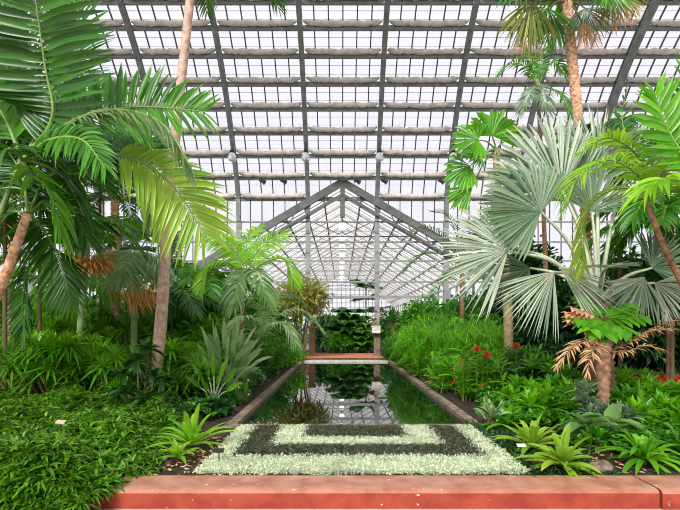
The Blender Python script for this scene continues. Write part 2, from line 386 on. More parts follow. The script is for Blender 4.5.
# the upright end wall
wb = MB()
for z, t in ((7.68, .09), (6.48, .09), (5.34, .08), (4.08, .09), (3.18, .16)):
    m = MB(); m.box(XL, XR, 29.9, 30.02, z-t/2, z+t/2); part(m, 'rail', 'iron_pale', root_b)
m = MB(); m.box(XL, GX-7.5, 29.8, 30.1, 0, 1.0); m.box(GX+7.5, XR, 29.8, 30.1, 0, 1.0); part(m, 'knee_wall', 'concrete_pale', root_b)
m = MB(); g2 = MB()
for i in range(len(ribX)-1):
    for b in range(1, 6):
        x = ribX[i]+S_BAY*b/6; z0 = 1.0 if abs(x-GX) > GW else gz(x)
        if z0 < 7.7: m.box(x-.022, x+.022, 29.95, 30.02, z0, 7.7)
part(m, 'mullion', 'bar_iron', root_b)
xs = np.linspace(XL, XR, 121)
for u, v in zip(xs[:-1], xs[1:]):
    c = .5*(u+v); z0 = 1.0 if abs(c-GX) > GW else gz(c)
    if z0 < 7.7: g2.add([(u, 30.06, z0), (v, 30.06, z0), (v, 30.06, 7.7), (u, 30.06, 7.7)], [(0, 1, 2, 3)])
part(g2, 'glazing', 'roof_glass', root_b)
# gable front of the gallery beyond
m = MB()
for sgn in (-1, 1):
    m.bar((GX, 29.7, GA), (GX+sgn*GW*1.02, 29.7, gz(GX+GW*1.02)), .16, .42, up=(0, 0, 1)); m.bar((GX, 29.6, GA-.75), (GX+sgn*GW, 29.6, gz(GX+GW)-.7), .10, .14)
    for f in np.arange(.08, .98, .11): 
        x = GX+sgn*GW*f; m.bar((x, 29.65, gz(x)-.1), (x+sgn*GW*.05, 29.62, gz(x+sgn*GW*.05)-.75), .06, .06)
m.box(GX-.14, GX+.14, 29.6, 29.85, 7.9, GA+.1)
part(m, 'gable_truss', 'truss_iron', root_b)
m = MB()                                          # fine cross wires of the gable
for z in (7.08, 5.9, 4.7): m.box(GX-(GA-z)/.586, GX+(GA-z)/.586, 29.72, 29.75, z-.02, z+.02)
part(m, 'wire', 'iron_pale', root_b)
# gallery roof running away behind the gable
root_g = thing('gallery_roof', None, None, (GX, 30, 0), kind='structure'); Y1 = 86.0
for i, y in enumerate(np.arange(32.5, Y1, 2.55)):
    m = MB()
    for sgn in (-1, 1): m.bar((GX, y, GA-.1), (GX+sgn*GW, y, GE-.1), .07, .13); m.box(GX+sgn*GW-.08, GX+sgn*GW+.08, y-.08, y+.08, 0, GE)
    if i % 2 == 0:
        m.bar((GX-4.6, y, GA-2.75), (GX+4.6, y, GA-2.75), .05, .07); m.bar((GX, y, GA), (GX, y, GA-2.7), .05, .05)
        for sgn in (-1, 1): m.bar((GX, y, GA-2.7), (GX+sgn*2.6, y, GA-1.5), .05, .05)
    part(m, 'rafter', 'gallery_iron', root_g)
m = MB(); g3 = MB(); gb3 = MB()
for sgn in (-1, 1):
    for f in np.linspace(0, 1, 9):
        x = GX+sgn*GW*f; m.box(x-.05, x+.05, 30, Y1, gz(x)-.06, gz(x)+.06)
    g3.add([(GX, 30, GA+.1), (GX, Y1, GA+.1), (GX+sgn*GW, Y1, GE+.1), (GX+sgn*GW, 30, GE+.1)], [(0, 1, 2, 3)])
    g3.add([(GX+sgn*GW, 30, 0.8), (GX+sgn*GW, Y1, .8), (GX+sgn*GW, Y1, GE+.1), (GX+sgn*GW, 30, GE+.1)], [(0, 1, 2, 3)])
    m.box(GX+sgn*GW-.1, GX+sgn*GW+.1, 30, Y1, 0, .8); m.box(GX+sgn*GW-.05, GX+sgn*GW+.05, 30, Y1, 2.5, 2.6)
    for y in np.arange(30.8, Y1, .85): gb3.bar((GX, y, GA+.05), (GX+sgn*GW, y, GE+.05), .035, .05)
part(m, 'purlin', 'gallery_iron', root_g); part(gb3, 'glazing_bar', 'gallery_iron', root_g); part(g3, 'glazing', 'roof_glass', root_g)
m = MB(); g4 = MB()                               # its far end wall, glazed in small panes
for x in np.arange(GX-GW, GX+GW+.01, GW/12): m.box(x-.06, x+.06, Y1-.05, Y1+.05, 0, gz(x))
for z in np.arange(.8, 9.6, .75): hw = min(GW, (GA-z)/.586); m.box(GX-hw, GX+hw, Y1-.05, Y1+.05, z-.05, z+.05)
g4.add([(GX-GW, Y1+.06, 0), (GX+GW, Y1+.06, 0), (GX+GW, Y1+.06, GE), (GX-GW, Y1+.06, GE)], [(0, 1, 2, 3)])
g4.add([(GX-GW, Y1+.06, GE), (GX+GW, Y1+.06, GE), (GX+.01, Y1+.06, GA), (GX, Y1+.06, GA)], [(0, 1, 2, 3)])
part(m, 'end_mullion', 'gallery_iron', root_g); part(g4, 'end_glazing', 'roof_glass', root_g)
# side and rear walls of the palm house
for nm, x in (('wall_left', XL), ('wall_right', XR)):
    rt = thing(nm, None, None, (x, 12, 0), kind='structure'); m = MB(); g = MB()
    Yb = full[-1][0]
    m.box(x-.15, x+.15, Yb, 30, 0, 1.0)
    def ztop(y):
        for a_, b_ in zip(full[:-1], full[1:]):
            if min(a_[0], b_[0]) <= y <= max(a_[0], b_[0]) and abs(a_[0]-b_[0]) > 1e-6:
                return a_[1]+(b_[1]-a_[1])*(y-a_[0])/(b_[0]-a_[0])
        return 7.7
    ys = np.linspace(Yb, 30, 60)
    for u, v in zip(ys[:-1], ys[1:]):
        g.add([(x, u, 1), (x, v, 1), (x, v, ztop(v)), (x, u, ztop(u))], [(0, 1, 2, 3)]); m.box(x-.04, x+.04, u-.03, u+.03, 1, ztop(u))
    for z in (3, 5.5, 8, 10.5, 13, 15.5): 
        m.box(x-.05, x+.05, Yb+max(0, z-7.7)*.9, 30-max(0, z-7.7)*.9, z-.06, z+.06)
    part(m, 'frame', 'iron_pale', rt); part(g, 'glazing', 'roof_glass', rt)
rt = thing('wall_front', None, None, (0, full[-1][0], 0), kind='structure'); m = MB(); g = MB(); Yb = full[-1][0]
m.box(XL, XR, Yb-.15, Yb+.15, 0, 1.0); g.add([(XL, Yb, 1), (XR, Yb, 1), (XR, Yb, 7.7), (XL, Yb, 7.7)], [(0, 1, 2, 3)])
for x in np.linspace(XL, XR, 40): m.box(x-.05, x+.05, Yb-.05, Yb+.05, 1, 7.7)
part(m, 'frame', 'iron_pale', rt); part(g, 'glazing', 'roof_glass', rt)

# ------------------------------------------------------------------ ground, pool, kerbs
PXL, PXR, PY0, PY1 = -1.71, 2.09, 7.28, 20.9
m = MB(); yb = full[-1][0]; m.box(XL, XR, yb, 4.62, -.3, -.15); o = m.build('floor', 'paving'); o['kind'] = 'structure'
m = MB()
m.box(XL, PXL+.02, 4.6, 30, -.3, 0); m.box(PXR-.02, XR, 4.6, 30, -.3, 0); m.box(PXL, PXR, 4.6, PY0+.1, -.3, -.003); m.box(PXL, PXR, PY1-.05, 30, -.3, 0); m.box(-12, 12, 30, 88, -.3, 0)
o = m.build('ground', 'soil'); o['kind'] = 'structure'
m = MB(); m.box(PXL+.1, PXR-.1, PY0+.1, PY1-.1, -.6, -.035); o = m.build('pool_water', 'pool_water'); o['kind'] = 'structure'
rk = thing('pool_kerb', None, None, (0, PY0, 0), kind='structure')
for nm, b in (('kerb_side', (PXL, PXL+.16, PY0, PY1)), ('kerb_side', (PXR-.16, PXR, PY0, PY1)), ('kerb_near', (PXL+.16, PXR-.16, PY0, PY0+.16))):
    m = MB(); m.box(b[0], b[1], b[2], b[3], -.5, .03); part(m, nm, 'concrete', rk)
m = MB(); m.box(PXL+.16, PXR-.16, PY1-.3, PY1, -.5, .03); part(m, 'kerb_far', 'concrete_pale', rk, label='pale far kerb')
m = MB(); m.box(-1.95, 1.9, PY1+.02, 25.6, -.02, .05); o = m.build('path', 'brick_red'); o['kind'] = 'structure'
kx = at(643, 480, 4.75)[0]
for i, (a_, b_) in enumerate(((-7.0, kx-.008), (kx+.008, 8.0))):
    m = MB(); y0 = 4.49-.02*i
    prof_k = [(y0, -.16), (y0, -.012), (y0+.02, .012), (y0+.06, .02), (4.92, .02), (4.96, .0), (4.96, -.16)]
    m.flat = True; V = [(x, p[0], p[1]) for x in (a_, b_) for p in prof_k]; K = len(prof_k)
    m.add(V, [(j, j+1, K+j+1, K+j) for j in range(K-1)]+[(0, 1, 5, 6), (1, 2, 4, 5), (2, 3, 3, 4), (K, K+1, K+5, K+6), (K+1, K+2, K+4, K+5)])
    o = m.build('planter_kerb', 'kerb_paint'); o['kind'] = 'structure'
# carpet bedding: nested U of pale and dark plants
CBX = .2
def region(x, y):
    hx = abs(x-CBX)
    if hx < .68 and y > 6.5: return 'd'
    if hx < 1.06 and y > 6.1: return 'p'
    if hx < 1.42 and y > 5.58: return 'd'
    return 'p'
n = 20000; X = RNG.uniform(CBX-1.66, CBX+1.68, n); Yy = RNG.uniform(5.0, 7.24, n)
reg = np.array([region(x+RNG.normal(0, .03), y+RNG.normal(0, .03)) for x, y in zip(X, Yy)])
for key, nm, mat, lab in (('p', 'pale_groundcover', 'carpet_pale', 'carpet of tiny whitish green leaves in stripes before the pool'), ('d', 'dark_grass', 'leaf_purple', 'tufts of blackish grass in a U between the pale stripes')):
    sel = reg == key; P = np.stack([X[sel], Yy[sel], np.zeros(sel.sum())], 1); m = MB(); k = 6 if key == 'p' else 5
    P = np.repeat(P, k, 0)+RNG.normal(0, .012, (len(P)*k, 3))*[1, 1, 0]; nn = len(P)
    if key == 'p':
        P[:, 2] = RNG.uniform(.0, .055, nn); D = norm(RNG.normal(0, 1, (nn, 3))+[0, 0, .5]); leaves(m, P, D, norm(RNG.normal(0, .4, (nn, 3))+[0, 0, 1]), RNG.uniform(.018, .036, nn), .014, .1, 'small')
    else:
        D = norm(RNG.normal(0, .6, (nn, 3))*[1, 1, .3]+[0, 0, .9]); leaves(m, P, D, norm(RNG.normal(0, 1, (nn, 3))), RNG.uniform(.08, .17, nn), .012, .5, 'needle')
    single(m, nm, mat, lab, 'ground cover', (CBX, 6, 0), kind='stuff')
#@@STRUCT_END
# ================================================================== FITTINGS
ORDW = ['topmost', 'second', 'third', 'fourth', 'fifth', 'sixth', 'seventh', 'eighth', 'ninth', 'lowest']
def bayname(i):
    c = i-6
    if c == 0: return 'in the bay above the gable peak'
    n_ = {1: 'first', 2: 'second', 3: 'third', 4: 'fourth', 5: 'fifth', 6: 'sixth'}[abs(c)]
    return '%s bay %s of the gable peak' % (n_, 'left' if c < 0 else 'right')
roll_rows = list(range(2, 11))
for ri, j in enumerate(roll_rows[::-1]):
    q = full[j]; proto = None
    for i in range(1, len(ribX)-2):
        if ri == 8 and i == 6: continue
        x0, x1 = ribX[i]+.17, ribX[i+1]-.17; mid = (x0+x1)/2
        if abs((mid)*F/q[0]) > 400: continue
        m = MB(); n_ = 26; t = np.linspace(0, 1, n_)
        path = np.stack([x0+(x1-x0)*t, np.full(n_, q[0]-.20), q[1]+.14-.03*np.sin(np.pi*t)+RNG.normal(0, .016, n_)+.10*(np.abs(2*t-1)**14)], 1)
        m.tube(path, .145*(1-.6*np.abs(2*t-1)**14)*(1+RNG.normal(0, .09, n_)), 8)
        single(m, 'shade_roll', 'shade_cloth', 'rolled shade cloth, %s row counting down, %s' % (ORDW[ri], bayname(i)), 'shade roll', (mid, q[0]-.20, q[1]+.14), group='rolled shade cloths under the roof purlins', smooth=True)
lampX = [('fourth rib left of centre', 1), ('third rib left of centre', 4), ('second rib left of the gable peak', 5), ('rib just left of the gable peak', 6), ('rib just right of the gable peak', 7), ('second rib right of the gable peak', 8), ('third rib right of the gable peak', 9)]
for lab, i in lampX[1:]:
    x = ribX[i]; q = prof(146); y = q[0]-.35; z = H+(325-157)/F*y
    t = thing('pendant_lamp', 'clear glass bell pendant lamp hanging from the %s' % lab, 'lamp', (x, y, z), group='glass pendant lamps along the curved roof')
    m = MB(); m.tube([(x, y, z+.25), (x, y, z+.95)], .02, 5); m.tube([(x, y, z+.95), (x, y+.5, z+1.0)], .02, 5); part(m, 'hanger', 'black_metal', t)
    m = MB(); m.lathe((x, y, z), [(.001, .45), (.09, .44), (.13, .34), (.13, .24), (.05, .2)], 12); part(m, 'cap', 'black_metal', t, True)
    m = MB(); m.lathe((x, y, z), [(.10, .24), (.17, .14), (.24, -.02), (.25, -.14), (.19, -.22), (.06, -.27), (.001, -.28)], 16); part(m, 'glass_shade', 'lamp_glass', t, True)
for px, lab in ((262, 'left end of the row, above the left gable slope'), (283, 'second from left, above the left gable slope'), (357, 'just right of the gable peak'), (384, 'beside the rib right of the gable peak'), (441, 'right end of the row near the palm leaf')):
    c = at(px, 181, 28.3); t = thing('spotlight', 'small black spotlight under the purlin, %s' % lab, 'spotlight', c, group='black spotlights over the gable')
    m = MB(); m.box(c[0]-.04, c[0]+.04, c[1]-.04, c[1]+.5, c[2]+.12, c[2]+.2); m.bar(c+[0, 0, .15], c, .05, .05, up=(0, 1, 0)); part(m, 'bracket', 'black_metal', t)
    m = MB(); m.tube([c+[-.14, .05, .06], c+[.04, -.02, -.02], c+[.16, -.05, -.1]], [.07, .10, .14], 10); part(m, 'lamp_head', 'black_metal', t, True)
for i, y in enumerate((34.5, 39, 44, 49.2, 54.5, 60, 66, 72, 78)):
    z = 8.35; t = thing('globe_lamp', '%s white globe lamp hanging under the gallery ridge counting inwards' % ('nearest' if i == 0 else ORDW[i]), 'lamp', (GX, y, z), group='white globe lamps in the far gallery')
    m = MB(); m.tube([(GX, y, z+.2), (GX, y, GA-.1)], .02, 5); part(m, 'cord', 'black_metal', t)
    m = MB(); m.blob((GX, y, z), .30, .30, .26, 14, 8); part(m, 'globe', 'lamp_lit', t, True)

# ================================================================== PLANTS
def P2(px, py, Y): return at(px, py, Y)
def bush(name, label, cat, px, Y, h, w, mat, n=900, L=.16, Wd=.05, zc=None, prof='small', droop=.35, stems=7, d=None, shell=.35, base=0.0, up=.3, stem='stem_brown', group=None):
    x = (px-CX)/F*Y; d = d or w*.8; t = thing(name, label, cat, (x, Y, base), group)
    m = MB(); zc = zc if zc is not None else h*.52
    cloud(m, (x, Y, base+zc), (w/2, d/2, h-zc), n, L, Wd, droop, prof, shell, up, zmin=base+.03); part(m, 'foliage', mat, t)
    m = MB()
    for k in range(stems):
        a_ = k*2.4; e = np.array([x+w*.3*math.cos(a_), Y+d*.3*math.sin(a_), base+zc+.3*(h-zc)])
        m.tube(curve([(x+.06*math.cos(a_), Y+.06*math.sin(a_), base), (x+w*.12*math.cos(a_), Y+d*.12*math.sin(a_), base+zc*.6), e], 6), np.linspace(.02+.01*h, .008, 6), 5)
    part(m, 'stem', stem, t); return t
def pinnate(name, label, cat, crown, fronds, mat, stem='stem_green', L=.6, Wd=.05, n=28, base=None, tr=None, group=None, rr=.02, **kw):
    """palm: fronds given as control-point lists starting at the crown, and an optional ringed trunk"""
    crown = np.asarray(crown, float); base = crown if base is None else np.asarray(base, float)
    t = thing(name, label, cat, (base[0], base[1], min(base[2], crown[2])), group)
    if tr: 
        m = MB(); trunk(m, tr[0], tr[1], tr[2], **tr[4] if len(tr) > 4 else {}); part(m, 'trunk', tr[3], t)
    for f in fronds:
        opt = dict(kw); pts_ = f
        if isinstance(f, tuple): pts_, o2 = f; opt.update(o2)
        mt = opt.pop('mat', mat); lf = opt.pop('L', L); wd = opt.pop('Wd', Wd); nn = opt.pop('n', n); r_ = opt.pop('r', rr)
        a_ = MB(); b_ = MB(); frond(a_, b_, pts_, nn, lf, wd, r=r_, **opt)
        fr = part(b_, 'frond', stem, t); part(a_, 'leaflets', mt, t, under=fr)
    return t
def arch(c, az, reach, rise, droop, n=5):
    """control points of one frond leaving c towards az"""
    c = np.asarray(c, float); out = []
    for u in np.linspace(0, 1, n):
        out.append(c+np.array([math.cos(az)*reach*u, math.sin(az)*reach*u, rise*u*2-(rise*1.0+droop)*u*u]))
    return out
def crown_fronds(c, n, reach, rise, droop, a0=0, jit=.15):
    return [arch(c, a0+i*2*math.pi/n+RNG.normal(0, .12), reach*RNG.uniform(1-jit, 1+jit), rise*RNG.uniform(.6, 1.3)*(1 if i % 2 else .5), droop*RNG.uniform(.6, 1.3)) for i in range(n)]

# ---- bed in the left corner: spreading groundcover over the kerb
def whorls(mb, C_, k, L, Wd, el=(10, 60), droop=.35, prof='lance', fold=.15):
    nn = len(C_)*k; Pp = np.repeat(C_, k, 0); az = RNG.uniform(0, 6.28, nn); e = np.radians(RNG.uniform(el[0], el[1], nn))
    D = np.stack([np.cos(az)*np.cos(e), np.sin(az)*np.cos(e), np.sin(e)], 1); Nn = np.stack([-np.cos(az)*np.sin(e), -np.sin(az)*np.sin(e), np.cos(e)], 1)
    leaves(mb, Pp, D, norm(Nn+RNG.normal(0, .2, (nn, 3))), L*RNG.uniform(.7, 1.15, nn), Wd*RNG.uniform(.8, 1.1, nn), droop, prof, fold)
n = 6200; X = RNG.uniform(-6.2, -1.8, n); Yy = RNG.uniform(4.0, 8.6, n); Yy[:1500] = RNG.uniform(4.0, 4.6, 1500); X[:1500] = RNG.uniform(-3.6, -1.8, 1500)
edge = -2.0+.12*np.sin(Yy*3)+RNG.normal(0, .05, n)-(Yy < 4.85)*.22-np.clip(Yy-6.2, 0, 3)*.25
k = (X < edge); X, Yy, edge = X[k], Yy[k], edge[k]
hh = .24+.07*np.sin(X*4.1+1)+.07*np.sin(Yy*4.3+X*2)+.09*RNG.random(len(X)); hh *= np.clip((edge-X)/.45, .25, 1)
front = np.clip((4.5-Yy)/.45, 0, 1); hh = hh*(1-front**2)-.10*front**2
Zt = hh*RNG.uniform(.55, 1.0, len(X))
m = MB(); whorls(m, np.stack([X, Yy, Zt], 1), 8, .165, .031, (-5, 70), .45)
single(m, 'ground_cover', 'leaf_cover', 'low spreading green groundcover of pointed leaves spilling over the kerb end', 'ground cover', (-3.5, 6, 0), kind='stuff')

# ---- rosette-topped canes behind it
def cane_plant(px, Y, tops, label, L=.44, Wd=.042, mat='leaf_mid', k=44, name='dracaena_shrub', cat='shrub', group=None, e0=78, e1=-25, dr=.35, prof='lance'):
    x = (px-CX)/F*Y; t = thing(name, label, cat, (x, Y, 0), group); a_ = MB(); b_ = MB()
    for (dx, dy, z) in tops:
        c = np.array([x+dx, Y+dy, z]); b_.tube(curve([(x+dx*.2, Y+dy*.2, 0), (x+dx*.7, Y+dy*.7, z*.5), c], 6), .018, 5)
        rosette(a_, c, k, L, Wd, e0, e1, dr, prof)
    part(a_, 'foliage', mat, t); part(b_, 'cane', 'stem_brown', t); return t
def tops(nn, w, h0, h1, d=.5): return [(RNG.uniform(-w/2, w/2), RNG.uniform(-d, d), RNG.uniform(h0, h1)) for _ in range(nn)]
dr_spots = [(12, 9.2, 7, 'at the left picture edge above the groundcover'), (58, 9.0, 8, 'below the thin green palm stem, left of its foot'), (98, 9.1, 7, 'between the thin green stem and the dark broad-leaved plant'), (168, 9.3, 7, 'just right of the dark broad-leaved plant'), (205, 9.9, 6, 'beside the big paddle leaves'),
  (30, 11, 7, 'second row, behind the slanting ringed trunk'), (75, 11.2, 7, 'second row, around the thin green palm stem'), (120, 11, 7, 'second row, left of the pink leaning trunk'), (185, 11.4, 7, 'second row, right of the pink leaning trunk'), (0, 13.2, 8, 'third row, at the left picture edge'), (55, 13.4, 8, 'third row, below the orange fruit spray'), (105, 13.2, 8, 'third row, below the speckled palm'), (150, 13.2, 8, 'third row, behind the foot of the pink trunk'), (212, 12.6, 8, 'third row, below the young palm')]
for i, (px, Y, nt_, lab) in enumerate(dr_spots):
    cane_plant(px, Y, tops(nt_*2, 1.3, .35, 1.15 if i < 5 else 1.5 if i < 9 else 1.9), 'narrow-leaved green rosette shrub, '+lab, mat=('leaf_bright', 'leaf_cover')[i % 2], group='narrow-leaved rosette shrubs on the left')

# dark broad-leaved plant, front left
x, Y = at(140, 400, 7.6)[0], 7.6
t = thing('broadleaf_plant', 'dark broad-leaved plant standing among the narrow rosettes on the left', 'plant', (x, Y, 0)); a_ = MB(); b_ = MB()
for (dx, dy, z) in [(-.25, 0, .75), (.0, -.1, .98), (.22, 0, .7), (-.1, -.3, .5), (.2, -.3, .42), (-.35, -.1, .45), (.05, .2, 1.12)]:
    b_.tube(curve([(x, Y, 0), (x+dx*.6, Y+dy*.6, z*.5), (x+dx, Y+dy, z)], 6), .014, 5); rosette(a_, (x+dx, Y+dy, z), 9, .27, .11, 60, -20, .35, 'oval')
part(a_, 'foliage', 'leaf_deep', t); part(b_, 'stem', 'stem_brown', t)

# ---- bromeliads
def bromeliad(px, py, Y, label, n=26, L=.5, Wd=.06, mat='leaf_lime', core=None, e0=82, e1=12, name='bromeliad', dz=0.0, group=None, cat='bromeliad', dr=.35):
    c = np.array([(px-CX)/F*Y, Y, dz]); t = thing(name, label, cat, c, group); m = MB(); rosette(m, c+[0, 0, .05], n, L, Wd, e0, e1, dr, 'strap'); part(m, 'leaf_rosette', mat, t)
    m = MB(); rosette(m, c+[0, 0, .06], 9, L*.38, Wd*.8, 85, 40, .1, 'strap'); part(m, 'heart', core or mat, t)
    return t
bromeliad(192, 448, 6.0, 'lime green bromeliad with long leaves beside the groundcover and pale carpet', 26, .62, .07, e0=80, e1=18)
bromeliad(178, 462, 5.45, 'smaller lime green bromeliad in front of the long-leaved one by the groundcover', 14, .36, .055, e0=70, e1=15)
bromeliad(507, 425, 7.2, 'green bromeliad at the back of the three right of the pale carpet', 24, .45, .08, 'leaf_bright')
bromeliad(532, 447, 5.9, 'middle yellow green bromeliad right of the pale carpet', 28, .52, .085, 'leaf_yellow', 'leaf_yellow')
bromeliad(562, 470, 5.15, 'yellow green bromeliad whose leaf hangs onto the kerb', 28, .52, .085, 'leaf_yellow', 'leaf_yellow', e1=0)

# ---- slanting ringed trunk palm at the left edge
pinnate('arching_palm', 'dark palm with slanting ringed brown trunk leaning in at the left edge', 'palm', P2(28, 213, 5.9),
  [pxc([(28, 213, 5.9), (50, 200, 6.3), (72, 208, 6.7), (88, 240, 7.0)]), pxc([(28, 213, 5.9), (42, 228, 6.3), (58, 255, 6.7), (70, 300, 6.8)]),
   pxc([(28, 213, 5.9), (20, 170, 6.3), (-10, 140, 6.6), (-60, 150, 7)]), pxc([(28, 213, 5.9), (8, 215, 6.6), (-12, 250, 7.2), (-20, 310, 7.4)]),
   pxc([(28, 213, 5.9), (50, 175, 6.6), (80, 165, 7.2), (105, 190, 7.8)]), pxc([(28, 213, 5.9), (25, 160, 6.6), (50, 125, 7.3), (85, 125, 8)]),
   pxc([(28, 213, 5.9), (30, 235, 6.8), (28, 280, 7.4), (22, 340, 7.6)])],
  'leaf_dark', L=.5, Wd=.045, n=40, up=(0, -1, .8), base=P2(-75, 446, 6.2)*[1, 1, 0], tr=([P2(-75, 446, 6.2)*[1, 1, 0], P2(-35, 355, 6.15), P2(0, 288, 6.1), P2(28, 213, 5.9)], .085, .045, 'trunk_fibre', dict(ring=.06, amp=.12)))
# ---- big fronded palm upper left
pinnate('feather_palm', 'large glossy green feather palm filling the upper left corner', 'palm', P2(22, 160, 6.2),
  [(pxc([(22, 160, 6.2), (52, 118, 6.1), (44, 60, 6.0), (26, -70, 5.6)]), dict(L=.9, Wd=.085, n=36, sweep=8, vee=8, droop=.07, mat='leaf_dark', up=(0, -1, .25), start=.12, jit=.04)),
   (pxc([(22, 160, 6.2), (70, 122, 6.3), (125, 108, 6.5), (168, 108, 6.6), (205, 112, 6.7)]), dict(L=.72, Wd=.062, n=42, sweep=12, vee=10, droop=.12, mat='leaf_mid', start=.2, up=(0, -1, .35))),
   (pxc([(22, 160, 6.2), (60, 128, 6.0), (110, 110, 5.9), (160, 122, 5.8), (190, 165, 5.7)]), dict(L=.42, Wd=.05, n=44, sweep=55, vee=-10, droop=.45, mat='leaf_pale', start=.3)),
   (pxc([(22, 160, 6.2), (70, 150, 6.4), (130, 158, 6.6), (172, 185, 6.7), (205, 235, 6.7)]), dict(L=.72, Wd=.052, n=46, sweep=24, vee=5, droop=.3, mat='leaf_yellow', start=.42, up=(0, -1, .5))),
   (pxc([(22, 160, 6.2), (60, 155, 6.9), (110, 150, 7.4), (165, 150, 7.8)]), dict(L=.75, Wd=.06, n=40, droop=.3, mat='leaf_dark', up=(0, -1, .5))),
   (pxc([(22, 160, 6.2), (55, 112, 6.6), (88, 92, 6.9), (118, 98, 7.1)]), dict(L=.6, Wd=.055, n=40, sweep=20, droop=.2, mat='leaf_mid', up=(0, -1, .4))),
   (pxc([(22, 160, 6.2), (30, 100, 7.2), (18, 40, 7.5), (-10, -20, 7.6)]), dict(L=.8, Wd=.06, n=44, sweep=25, droop=.15, mat='leaf_dark', up=(0, -1, .3))),
   (pxc([(22, 160, 6.2), (62, 95, 7.4), (78, 40, 7.8), (70, -30, 8)]), dict(L=.8, Wd=.06, n=44, sweep=25, droop=.15, mat='leaf_dark', up=(0, -1, .3))),
   (pxc([(22, 160, 6.2), (50, 140, 5.9), (82, 140, 5.7), (105, 168, 5.6)]), dict(L=.4, Wd=.045, n=34, sweep=30, droop=.35, mat='leaf_mid', up=(0, -1, .6))),
   (pxc([(22, 160, 6.2), (0, 110, 6.2), (-40, 70, 6.1), (-90, 60, 6)]), dict(L=.8, Wd=.1, n=30, mat='leaf_mid', droop=.25, up=(0, -1, .4))),
   (pxc([(22, 160, 6.2), (5, 100, 6.6), (0, 40, 6.8), (10, -40, 6.8)]), dict(L=.8, Wd=.1, n=30, mat='leaf_dark', droop=.15, up=(0, -1, .3))),
   (pxc([(22, 160, 6.2), (45, 165, 6.3), (68, 182, 6.4), (84, 215, 6.5)]), dict(L=.4, Wd=.06, n=32, droop=.45, mat='leaf_dark')),
   (pxc([(22, 160, 6.2), (15, 150, 5.7), (0, 155, 5.5), (-30, 200, 5.3)]), dict(L=.5, Wd=.06, n=26, droop=.4, mat='leaf_dark')),
   (pxc([(22, 160, 6.2), (32, 175, 6.0), (48, 190, 6), (60, 235, 6)]), dict(L=.45, Wd=.07, n=14, droop=.6, mat='leaf_bright'))],
  'leaf_mid', base=P2(-60, 430, 6.6)*[1, 1, 0], rr=.028, tr=([P2(-60, 552, 6.6), P2(-40, 380, 6.5), P2(-8, 240, 6.3), P2(22, 160, 6.2)], .05, .028, 'trunk_green'))
# ---- pink leaning trunk
tp = P2(198, -95, 9.0)
pinnate('leaning_palm', 'tall palm with smooth pinkish leaning trunk rising out of the picture', 'palm', tp, crown_fronds(tp, 7, 1.9, .5, 1.0), 'leaf_dark', L=.5, Wd=.05, n=22, base=P2(153, 403, 9.6)*[1, 1, 0],
  tr=([P2(153, 403, 9.6), P2(161, 320, 9.6), P2(168, 215, 9.5), P2(178, 110, 9.3), P2(190, 0, 9.1), tp], .125, .062, 'trunk_pink', dict(ring=.11, amp=.03)))
tp = P2(24, -120, 11.5)
pinnate('straight_palm', 'tall palm with reddish trunk seen through the upper left fronds', 'palm', tp, crown_fronds(tp, 7, 2.0, .5, 1.0), 'leaf_dark', L=.5, Wd=.05, n=22, base=P2(10, 390, 11.5)*[1, 1, 0],
  tr=([P2(8, 389, 11.7), P2(12, 200, 11.6), P2(18, 60, 11.5), tp], .10, .085, 'trunk_pink', dict(ring=.1, amp=.05)))
# ---- thin green-stemmed palm with orange fruit
tp = P2(89, 226, 9.4)
th = pinnate('slender_palm', 'slender palm with thin green stem and a spray of orange fruit', 'palm', tp, crown_fronds(tp, 9, 1.05, .45, .7, .3), 'leaf_mid', L=.34, Wd=.045, n=30, base=P2(77, 396, 9.4)*[1, 1, 0],
  tr=([P2(77, 396, 9.4)*[1, 1, 0], P2(80, 330, 9.4), P2(87, 255, 9.4), tp], .062, .045, 'trunk_green', dict(ring=.16, amp=.08)))
m = MB(); c = P2(89, 258, 9.3); nn = 700
U = norm(RNG.normal(0, 1, (nn, 3))*[1, .8, .5]+[0, 0, -.25]); leaves(m, c+U*RNG.uniform(.1, .42, (nn, 1))*[1, .8, .7], U+[0, 0, -.4], norm(RNG.normal(0, 1, (nn, 3))), .12, .03, .3, 'small'); part(m, 'fruit_spray', 'fruit_orange', th)['kind'] = 'stuff'
# ---- fan palms behind on the left
def fanpalm(name, label, crown, hubs, mat, base=None, tr=None, Rr=.7, n=26, pet='stem_green', span=120, group=None, prr=.018, droop=.15, Wd=None, cat='palm', stub=None):
    crown = np.asarray(crown, float); base = crown if base is None else np.asarray(base, float)
    t = thing(name, label, cat, (base[0], base[1], base[2]), group)
    if tr: m = MB(); trunk(m, tr[0], tr[1], tr[2], **(tr[4] if len(tr) > 4 else {})); part(m, 'trunk', tr[3], t)
    for h in hubs:
        hub, axis, nrm, o2 = (list(h)+[{}])[:4]; hub = np.asarray(hub, float); o2 = dict(o2)
        mid = (crown+hub)/2+[0, 0, .12*np.linalg.norm(hub-crown)]
        mt = o2.pop('mat', mat); rr_ = o2.pop('R', Rr)
        b_ = MB(); b_.tube(curve([crown, mid, hub], 10), np.linspace(prr*1.6, prr*.7, 10), 6); pt = part(b_, 'petiole', o2.pop('pet', pet), t)
        a_ = MB(); fan(a_, hub, axis, nrm, rr_, o2.pop('n', n), o2.pop('span', span), o2.pop('Wd', Wd), o2.pop('droop', droop), **o2); part(a_, 'fan_leaf', mt, t, under=pt)
    return t
def V(x, y, z): return np.array([x, y, z], float)
cr = P2(136, 262, 15.5)
